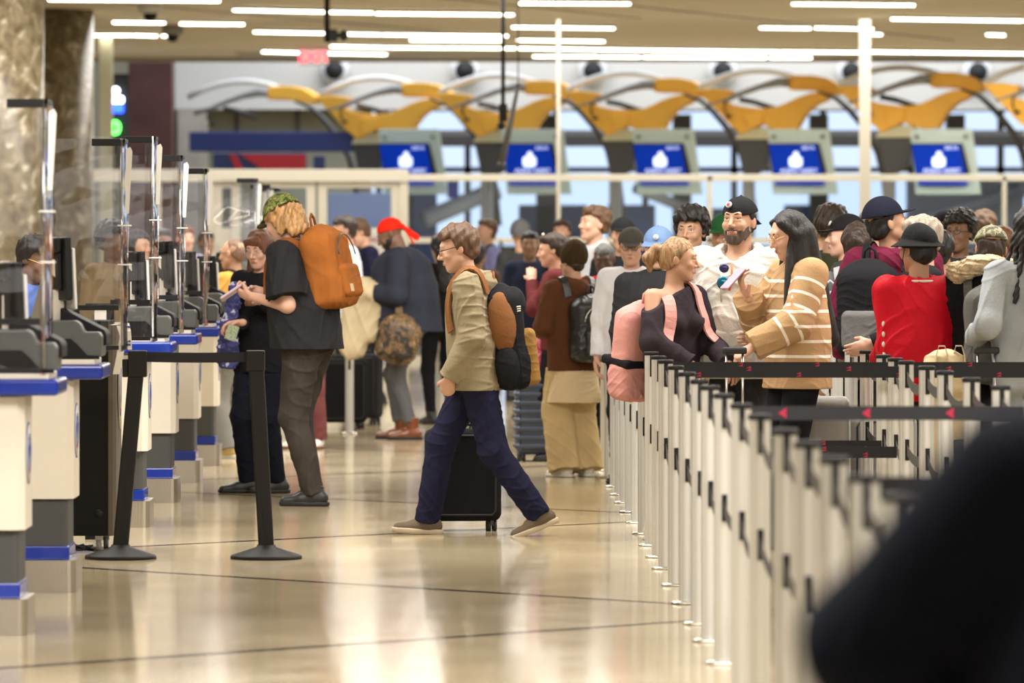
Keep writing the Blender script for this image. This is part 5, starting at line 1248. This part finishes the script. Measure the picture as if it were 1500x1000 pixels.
std(966, 32.6, 10, 1.66, 'person in pale blue cap and charcoal jacket directly behind the blond ponytail', 'fair', char, h=.007, w=1.2, dep=1.2, hat=dict(kind='cap', m=cl('cap_blue', (.15,.24,.42)), t=.02, brim=-15, badge=mat('badge_pale', (.5,.52,.5), .6)), hr=dict(t=.008), hyaw=-20, hpitch=8)
std(1062, 35.6, -22, 1.75, 'person in dark green cap behind the shoulder of the white hoodie', 'tan', dgrey, h=.0075, hat=dict(kind='cap', m=cl('cap_green', (.018,.09,.03)), t=.022, brim=0), hpitch=8)
std(1076, 33.8, -40, 1.60, 'fair haired person half hidden behind the white hoodie under the green cap', 'fair', dgrey, hairm=HBL, hr=dict(t=.018, amp=.004, z0=.05, y0=-.03, zn=-.1), hpitch=12)
std(925, 37.2, -6, 1.67, 'person in dark grey flat cap and glasses, white sweatshirt and backpack straps', 'fair', white, tname='sweatshirt', h=.0065, hat=dict(kind='cap', m=cl('cap_grey', (.075,.07,.06)), t=.02, brim=5), glasses=dict(m=M_black), hpitch=10, t=dict(collar=.02))
backpack_owner = None
std(912, 42.5, -10, 1.76, 'person in black cap behind the grey flat cap', 'tan', blk_, hat=dict(kind='cap', m=cl('cap_black2', (.012,.012,.014)), t=.02))
std(886, 40.2, -8, 1.58, 'dark skinned person with short grey hair in red jacket beside the white sweatshirt', 'dark', red, hairm=HGB, h=.0065, hpitch=18, hr=dict(t=.008, amp=.002, z0=.06, y0=-.0, zn=-.05))
std(868, 43.6, -62, 1.85, 'tall person with tousled brown hair in light grey hoodie looking left', 'fair', lgrey, tname='hoodie', hairm=HB, h=.006, t=dict(hood=1.2, loose=.03), hr=dict(t=.014, vol=.010, amp=.006, f=80, z0=.066, y0=.0, zn=-.06), hpitch=-4)
std(822, 58, -15, 1.82, 'person with short dark hair far behind the sunglasses wearer', 'fair', dgrey, hairm=HD)
std(776, 51., -5, 1.68, 'person with short dark hair in navy vest with grey sleeves facing the camera', 'brown', cl('vest_navy', (.012,.016,.035)), hairm=HK, h=.0075, fat=1.05)
std(763, 57., 170, 1.78, 'person in grey knit beanie behind the navy vest', 'fair', dgrey, hat=dict(kind='beanie', m=cl('knit_grey', (.13,.13,.135)), t=.02, up=.01), hr=None)
std(803, 55, -70, 1.60, 'small fair haired person beside the navy vest', 'fair', lgrey, hairm=HBL, hr=dict(t=.02, amp=.004, z0=.05, y0=-.02, zn=-.1))
p = std(712, 60.5, -62, 1.84, 'person with short brown hair and lavender shirt wearing an olive backpack far in the aisle', 'fair', lav, tname='shirt', hairm=HB)
backpack(p, 'olive backpack on the person in the lavender shirt', olive, None, (.34,.2,.5), 1.2, h=.01)
std(700, 52., 160, 1.58, 'dark haired person in brown coat behind the head of the striding man', 'brown', cl('brown_coat', (.05,.03,.02)), hairm=HK)
p = std(645, 49.5, -160, 1.66, 'person with long black hair in black jacket standing behind the striding man', 'fair', blk_, hairm=HK, h=.0075, w=1.05, hr=dict(t=.02, long=.35, amp=.003, z0=.05, y0=-.03, zn=-.1, wcaps=[((0,.08,-.02),(0,.10,-.34),.08,.07,(0,1,0),1.6)]))
std(508, 52.5, -82, 1.83, 'person with short dark hair in white shirt behind the orange-brown backpack', 'fair', white, tname='shirt', hairm=HD, h=.0075, hpitch=10, la=(.1,-.3,1.1), t=dict(sleeve=.45))
std(546, 56, -75, 1.84, 'person with brown hair in dark jacket bending down left of the red durag', 'fair', navy, hairm=HB, hpitch=25, lean=8)
std(446, 43.5, -20, 1.68, 'person in dusty maroon trousers hidden behind the camouflage cap wearer', 'fair', dgrey, botm=cl('dusty_maroon', (.16,.05,.05)), x_=0) if False else person(447, 43.5, -20, 1.66, 'person in dusty maroon trousers hidden behind the person with the camouflage cap', 'fair', top=dict(name='jacket', m=dgrey), bot=dict(m=cl('dusty_maroon', (.17,.055,.055)), loose=.03, ankle=.03), shoe=dict(m=wshoe, sole=leather), hair=dict(m=HB), h=.008)
# right-hand block
std(1220, 36.2, 150, 1.80, 'dark haired person in olive jacket behind the long black hair, at right', 'fair', olive, hairm=HD, h=.0075, hr=dict(t=.018, vol=.012, amp=.006, z0=.05, y0=-.0, zn=-.06), hyaw=-10)
std(1238, 33.8, -88, 1.73, 'person in black cap with a white mark, face in profile to the left', 'pale', dgrey, h=.0065, hat=dict(kind='cap', m=cl('cap_blk3', (.013,.013,.014)), t=.02, up=.006, badge=mat('badge_w', (.55,.55,.55), .5)))
p = std(1256, 32.6, 178, 1.66, 'dark haired person in grey hood seen from behind, in front of the black cap', 'tan', cl('grey_hoodie', (.10,.10,.105)), tname='hoodie', hairm=HD, h=.0065, t=dict(hood=1.5, loose=.03), hr=dict(t=.02, vol=.012, amp=.006, z0=.05, y0=-.01, zn=-.09))
backpack(p, 'light grey backpack hanging right of the long black hair', lgbag, lgbag, (.34,.20,.50), 1.10, h=.0055, xo=.17, strapm=lgbag)
std(1274, 41., 170, 1.80, 'brown haired person far behind between the black cap and the bald head', 'fair', dgrey, hairm=HD)
std(1297, 34.4, -100, 1.70, 'bald person with glasses behind the maroon hoodie', 'pale', dgrey, hr=dict(m=hairmat('thin', (.35,.22,.15)), t=.001, amp=.001, z0=.2, y0=.03, zn=-.08), glasses=dict(m=M_black), fat=1.1)
p = person(1308, 31.5, 158, 1.81, 'person in navy cap and maroon hoodie with a black backpack, back to the camera', 'olive', h=.005, w=1.08,
    top=dict(name='hoodie', m=maroon, loose=.035, hem=.82, rh=.19, hood=1.35, fold=.008, sr=(.075,.07,.055)), bot=dict(m=dgrey), shoe=dict(m=kshoe, sole=rubber), hat=dict(kind='cap', m=cl('cap_navy', (.010,.011,.022)), t=.024, up=.014), hair=dict(m=HK, t=.008), hyaw=-50, hpitch=-16, la=(.30,-.1,.92))
backpack(p, 'black backpack with grey bands on the person in the maroon hoodie', bcan, gbag, (.32,.18,.52), 1.16, strapm=bcan, h=.0055, xo=.07, pockets=1)
person(1350, 30.6, -80, 1.70, 'grey haired person with glasses in black jacket behind the black bucket hat', 'pale', h=.0055, top=dict(name='jacket', m=blk_, loose=.03, hem=.84, rh=.19), bot=dict(m=dgrey), shoe=dict(m=kshoe, sole=rubber), hair=dict(m=HG, t=.014, vol=.01, amp=.005, z0=.052, y0=.0, zn=-.06), glasses=dict(m=M_black, r=.0018), la=(.20,-.33,1.06), hpitch=4, fat=1.08, w=1.1, dep=1.15)
p = person(1345, 29.2, -168, 1.65, 'person in bright red track jacket and black bucket hat, back to the camera', 'olive', h=.0045, w=1.04,
    top=dict(name='track_jacket', m=cl('track_red', (.50,.006,.018), rough=.6, var=.05), loose=.025, hem=.80, rh=.185, collar=.045, fold=.009, sr=(.068,.06,.05)), bot=dict(m=dgrey), shoe=dict(m=kshoe, sole=rubber), hat=dict(kind='bucket', m=cl('bucket_black', (.013,.013,.014)), t=.02), hair=dict(m=HK, t=.008, z0=.03, zn=-.09), hyaw=24, la=(.15,-.24,1.02), ra=(-.15,-.24,1.02), lpole=(-.1,1,-.6), rpole=(.1,1,-.6))
mb = MB(); mb.tube([p.cp((.086*math.cos(a), .012+.082*math.sin(a), 1.452)) for a in np.linspace(-.6,3.75,20)], .007, 8); mb.build('collar_stripe', wshoe, p.root)
mb = MB()
for j in range(6):
    z_ = 1.22-.055*j; c = p.cp((.10,.0,z_)); dr = nrm((.9,.45,0)); t = .4
    while t > 0 and p.G.sample(c+dr*t) > 0: t -= .005
    mb.ball(tuple(c+dr*t), (.010,.010,.016), 0, 6)
mb.build('snap_button', wshoe, p.root)
mb = MB(); mb.tube([p.T((.085,-.01,.01)), p.T((.078,-.03,-.05)), p.T((.05,-.05,-.11))], .0025, 6); mb.build('hat_cord', bcan, p.root)
p = person(1452, 29.2, 172, 1.652, 'person in black parka with a fur trimmed hood and camouflage cap, back to the camera', 'tan', h=.0045, w=1.1,
    top=dict(name='parka', m=blk_, loose=.04, hem=.72, rh=.19, hood=1.7, fold=.005, sr=(.078,.074,.06)), bot=dict(m=dgrey), shoe=dict(m=kshoe, sole=rubber), hat=dict(kind='cap', m=camo3, t=.02, back=False), hair=dict(m=HD, t=.008), la=(.26,-.12,.95), lpole=(1,.6,-.3), hpitch=8)
G = Field(p.nb-[.36,.36,.26], p.nb+[.36,.36,.26], .0045)
pts = [np.array([.185*math.sin(a), .055+.115*math.cos(a)*1.0+.0, 1.535-.10*math.sin(abs(a)/2)**2]) for a in np.linspace(-2.2,2.2,15)]
for a, b in zip(pts, pts[1:]): G.cap(p.cp(a), p.cp(b), .052, k=.01)
G.disp(wavefn(9, .006, 260, .8), .06); G.disp(wavefn(19, .008, 70, .8), .06); V, Q = G.mesh(); npmesh('fur_trim', V, Q, mat('fur_tan', (.50,.38,.22), .9, bump=.8, bscale=90, var=.35, vscale=35, sheen=.3), p.root)
backpack(p, 'grey backpack with rounded pockets on the person in the black parka', gbag, gbag, (.34,.20,.54), 1.17, strapm=gbag, h=.005, pockets=2, xo=-.04)
p = person(1510, 28.8, -168, 1.75, 'person with long black braids in pale denim jacket at the right edge', 'brown', h=.005, w=1.0,
    top=dict(name='denim_jacket', m=denim, loose=.02, hem=.72, rh=.18, collar=.03, fold=.010, sr=(.066,.06,.05), cuff=1), bot=dict(m=dgrey), shoe=dict(m=wshoe, sole=wshoe), la=(.25,-.13,1.09), lpole=(.35,.5,-1),
    hair=dict(m=HK, t=.02, long=.4, amp=.004, f=90, zb=1, z0=.05, y0=-.02, zn=-.1, wcaps=[((.075,.03,-.02),(.05,.03,-.30),.016,.011), ((.06,.06,-.02),(.06,.06,-.34),.016,.011), ((.03,.09,-.02),(.03,.08,-.36),.016,.011), ((0,.10,-.02),(0,.09,-.38),.016,.011), ((-.03,.09,-.02),(-.03,.08,-.38),.016,.011), ((.085,.0,-.02),(.07,.0,-.26),.014,.010)]), lhand=dict(curl=1.1, n=(-.3,-.3,-1)))
denimp = p
std(1406, 36.4, -10, 1.76, 'person with curly black hair and glasses facing the camera above the fur hood', 'brown', dgrey, hairm=HK, hr=dict(curly, m=HK), glasses=dict(m=M_black), h=.0065, hyaw=-20)
std(1442, 41., 150, 1.80, 'brown haired person far at right behind the curly haired one', 'fair', dgrey, hairm=HB, hr=dict(t=.016, vol=.01, amp=.005))
std(1467, 35., 175, 1.66, 'person with auburn brown hair just behind the fur hood at right', 'fair', dgrey, hairm=HA, hr=dict(t=.02, vol=.01, amp=.003, zn=-.12))
std(1376, 33.4, 175, 1.63, 'dark haired person between the bucket hat and the fur hood', 'tan', blk_, hairm=HK, hr=dict(t=.02, vol=.01))
std(1384, 38.5, 178, 1.79, 'person in black cap behind the brim of the navy cap', 'brown', blk_, hat=dict(kind='cap', m=cl('cap_b4', (.012,.012,.018)), t=.02))
std(1196, 40., -30, 1.66, 'person with pale blond hair glimpsed right of the long black hair', 'fair', lgrey, hairm=HBL, hr=dict(t=.02, vol=.01))
# agents behind the shields
for (x, d, yaw, H, lb, sk_, tm, hm, kw) in (
  (42, 31.8, 55, 1.60, 'dark skinned agent with black hair behind the nearest acrylic shield', 'brown', cl('agent_blue', (.07,.12,.32)), HK, dict(hr=dict(t=.02, vol=.014, amp=.004, y0=-.01), glasses=dict(m=M_gold), hpitch=20)),
  (165, 38.5, 40, 1.70, 'agent with curly dark hair behind the second shield', 'brown', cl('agent_tan', (.32,.24,.14)), HK, dict(hr=dict(curly))),
  (203, 44., 60, 1.66, 'agent with dark hair and cream top behind the middle shields', 'tan', cl('agent_cream', (.5,.38,.2)), HK, dict(hr=dict(t=.02, vol=.014, long=.3, wcaps=[((0,.06,-.02),(0,.06,-.22),.08,.06)]))),
  (238, 49., 30, 1.70, 'agent with brown hair behind the fourth shield', 'fair', cl('agent_grey', (.16,.15,.18)), HD, dict()),
  (272, 54., 20, 1.74, 'agent in lilac shirt behind the fifth shield', 'fair', cl('agent_lilac', (.30,.27,.42)), HA, dict()),
  (303, 60., 20, 1.70, 'agent with grey hair behind the farthest shields', 'fair', cl('agent_dark', (.06,.06,.08)), HGB, dict())):
    std(x, d, yaw, H, lb, sk_, tm, tname='shirt', hairm=hm, **kw)
# --- dark shoulder close to the camera
person(.80, 6.5, 180, 1.60, 'out of focus person in dark navy jacket close to the camera at lower right', 'fair', y0=1, h=.008, w=1.1, top=dict(name='jacket', m=cl('near_navy', (.004,.005,.011)), loose=.03, hem=.70, rh=.22, sr=(.075,.08,.07)), bot=dict(m=blk_), shoe=dict(m=kshoe, sole=rubber), hair=dict(m=HD), la=(.23,-.24,1.04), lpole=(1,.2,-.3), ra=(-.3,-.2,1.0))

# ------------------------------------------------------------------ luggage
def suitcase(x, d, yaw, size, m, label, handle=.0, ribs=0, wheels=True, group=None, piping=True, name='suitcase'):
    w_, t_, h_ = size; o = empty(name, (wx(x, d), d, 0), label, 'suitcase', R(yaw), group); z0 = .055 if wheels else 0
    G = Field((-w_/2-.05,-t_/2-.05,z0-.05),(w_/2+.05,t_/2+.05,z0+h_+.05), .006); G.rbox((0,0,z0+h_/2),(w_/2,t_/2,h_/2), .045, None, 0)
    if ribs: 
        G.disp(lambda X, Y, Z: (.006*np.sign(np.sin(Z*2*math.pi*ribs/h_))*np.minimum(1, 3*np.abs(np.sin(Z*2*math.pi*ribs/h_)))).astype(np.float32))
    V, Q = G.mesh(); npmesh('shell', V, Q, m, o)
    if piping:
        for s_ in (-1, 1):
            mb = MB(); a, b = w_/2-.035, h_/2-.035
            mb.tube([(a*cx_, s_*t_/2*.98, z0+h_/2+b*cz_) for cx_, cz_ in ((-1,-.9),(-1,.9),(-.9,1),(.9,1),(1,.9),(1,-.9),(.9,-1),(-.9,-1))], .006, 6, closed=True); mb.build('zip_piping', rubber, o)
        mb = MB(); mb.tube([(-.06,0,z0+h_-.005),(-.05,0,z0+h_+.025),(.05,0,z0+h_+.025),(.06,0,z0+h_-.005)], .010, 8); mb.build('carry_handle', rubber, o)
    if handle:
        mb = MB(); 
        for s_ in (-1, 1): mb.tube([(s_*.045,t_/2-.04,z0+h_-.02),(s_*.045,t_/2-.04,z0+h_+handle)], .007, 8)
        th_ = mb.build('telescopic_handle', M_silver, o); mb = MB(); mb.box(-.065,.065,t_/2-.06,t_/2-.02,z0+h_+handle-.01,z0+h_+handle+.025,.01); mb.build('grip', rubber, th_)
    if wheels:
        for sx in (-1, 1):
            for sy in (-1, 1):
                mb = MB(); X_, Y_ = sx*(w_/2-.05), sy*(t_/2-.045)
                for e in (-.016, .016): mb.tube([(X_+e-.008, Y_, .029),(X_+e+.008, Y_, .029)], .029, 16)
                wl = mb.build('wheel', rubber, o); mb = MB(); mb.box(X_-.01,X_+.01,Y_-.016,Y_+.016,.03,z0+.01,.003); mb.build('wheel_fork', M_dgrey, wl)
    return o
softb = cl('suitcase_black', (.010,.010,.011))
suitcase(678, 30.98, 4, (.41,.22,.50), softb, 'black wheeled suitcase pulled behind the legs of the striding man', .36)
suitcase(792, 41., 3, (.38,.28,.56), mat('slate_shell', (.035,.05,.085), .4), 'slate blue ribbed suitcase between the striding man and the tan trousers', 0, ribs=9)
suitcase(500, 48.2, 8, (.42,.26,.54), softb, 'black suitcase standing left of the lone silver post', .3)
suitcase(533, 49.4, -12, (.30,.26,.56), cl('suitcase_charcoal', (.02,.02,.022)), 'charcoal suitcase standing right of the lone silver post')
suitcase(1086, 29.1, 20, (.40,.26,.55), softb, 'black carry-on suitcase in front of the white hoodie, handle pulled up', .40)
suitcase(1452, 28.62, 10, (.40,.26,.52), cl('suitcase_grey', (.05,.05,.055)), 'dark grey suitcase held by the person in the pale denim jacket', .44)
suitcase(1290, 30.2, 5, (.36,.26,.60), cl('coat_grey', (.24,.23,.21)), 'light grey suitcase under the belts right of the striped sweater')
suitcase(1214, 29.9, -8, (.22,.22,.76), cl('bag_lightgrey', (.30,.29,.27)), 'tall pale grey soft bag behind the belts at the hem of the striped sweater', piping=False, wheels=False, name='standing_bag')
# pink patterned bag on the slate suitcase
d = 41.; o = empty('handbag', (wx(793, d), d-.02, .62), 'bright pink patterned bag sitting on the slate blue suitcase', 'bag')
G = Field((-.25,-.2,-.05),(.25,.2,.45), .007); G.rbox((0,0,.14),(.13,.08,.14), .05); G.disp(foldfn(3,.008,25,1)); V, Q = G.mesh(); npmesh('bag_body', V, Q, ramp_mat('pink_pattern', [(.0,(.55,.01,.14)), (.47,(.60,.20,.22)), (.55,(.65,.03,.25)), (.64,(.7,.5,.4))], 14), o)
mb = MB(); mb.tube([(-.06,0,.26),(-.05,0,.36),(0,0,.40),(.05,0,.36),(.06,0,.26)], .012, 8); mb.build('handle', cl('hot_pink', (.6,.01,.2)), o)
# cream tote
d = 28.75; o = empty('tote_bag', (wx(1384, d), d+.02, .0), 'large cream canvas tote bag with handles standing behind the belts', 'bag')
G = Field((-.25,-.22,-.05),(.25,.22,1.1), .0055); G.rbox((0,0,.42),(.115,.10,.42), .05); G.ell((0,0,.90),(.125,.10,.13), None, .05); G.disp(foldfn(13,.012,16,1)); V, Q = G.mesh(); npmesh('bag_body', V, Q, cl('cream_canvas', (.58,.47,.30), var=.06), o)
for xs, y_ in ((-.02,-.08),(.07,-.03)):
    mb = MB(); mb.ribbon([(xs-.03,y_,.93),(xs-.028,y_,1.0),(xs-.015,y_,1.045),(xs+.015,y_,1.045),(xs+.028,y_,1.0),(xs+.03,y_,.93)], [(0,1,0)]*6, .03, [(1,0,0),(1,0,0),(0,0,1),(0,0,1),(1,0,0),(1,0,0)], .006); mb.build('handle', cl('cream_canvas2', (.60,.50,.34)), o)
# ------------------------------------------------------------------ light and camera
wd = bpy.data.worlds.new('world'); bpy.context.scene.world = wd; wd.use_nodes = True
bg = wd.node_tree.nodes['Background']; bg.inputs[0].default_value = (.62,.76,1.,1); bg.inputs[1].default_value = .95
def area(name, loc, sx, sy, power, col=(1,.975,.935), rot=(0,0,0)):
    l = bpy.data.lights.new(name, 'AREA'); l.shape = 'RECTANGLE'; l.size = sx; l.size_y = sy; l.energy = power; l.color = col
    o = bpy.data.objects.new(name, l); C.objects.link(o); o.location = loc; o.rotation_euler = rot; return o
# rows of luminaires over the hall
for i, y in enumerate((8, 19, 30, 41, 52, 63, 74, 85)):
    a = area('ceiling_lamp_row', (3., y, ZC-.03), 18, 2.5, 1100 if y < 60 else 520)
for i, x in enumerate((-1, 6, 13)): area('atrium_lamp', (x, 96, 8.1), 6, 5, 330, (.95,.97,1.))
area('front_fill', (2., -4, 3.2), 14, 3.5, 150, (1,.96,.90), (R(80), 0, 0))  # added fill for the faces, standing in for daylight behind the camera
cam = bpy.data.cameras.new('camera'); co = bpy.data.objects.new('camera', cam); C.objects.link(co)
co.location = (0, 0, CAMZ); co.rotation_euler = (math.pi/2, 0, 0)
cam.sensor_width = 36; cam.lens = FPX/1500*36; cam.shift_x = (750-HX)/1500; cam.shift_y = (HY-500)/1500; cam.clip_end = 400
cam.dof.use_dof = True; cam.dof.focus_distance = 30.5; cam.dof.aperture_fstop = 4.2
bpy.context.scene.camera = co
bpy.context.scene.cycles.transparent_max_bounces = 40
vs = bpy.context.scene.view_settings; vs.view_transform = 'Standard'; vs.look = 'None'; vs.gamma = 1; vs.use_curve_mapping = False; vs.exposure = .42
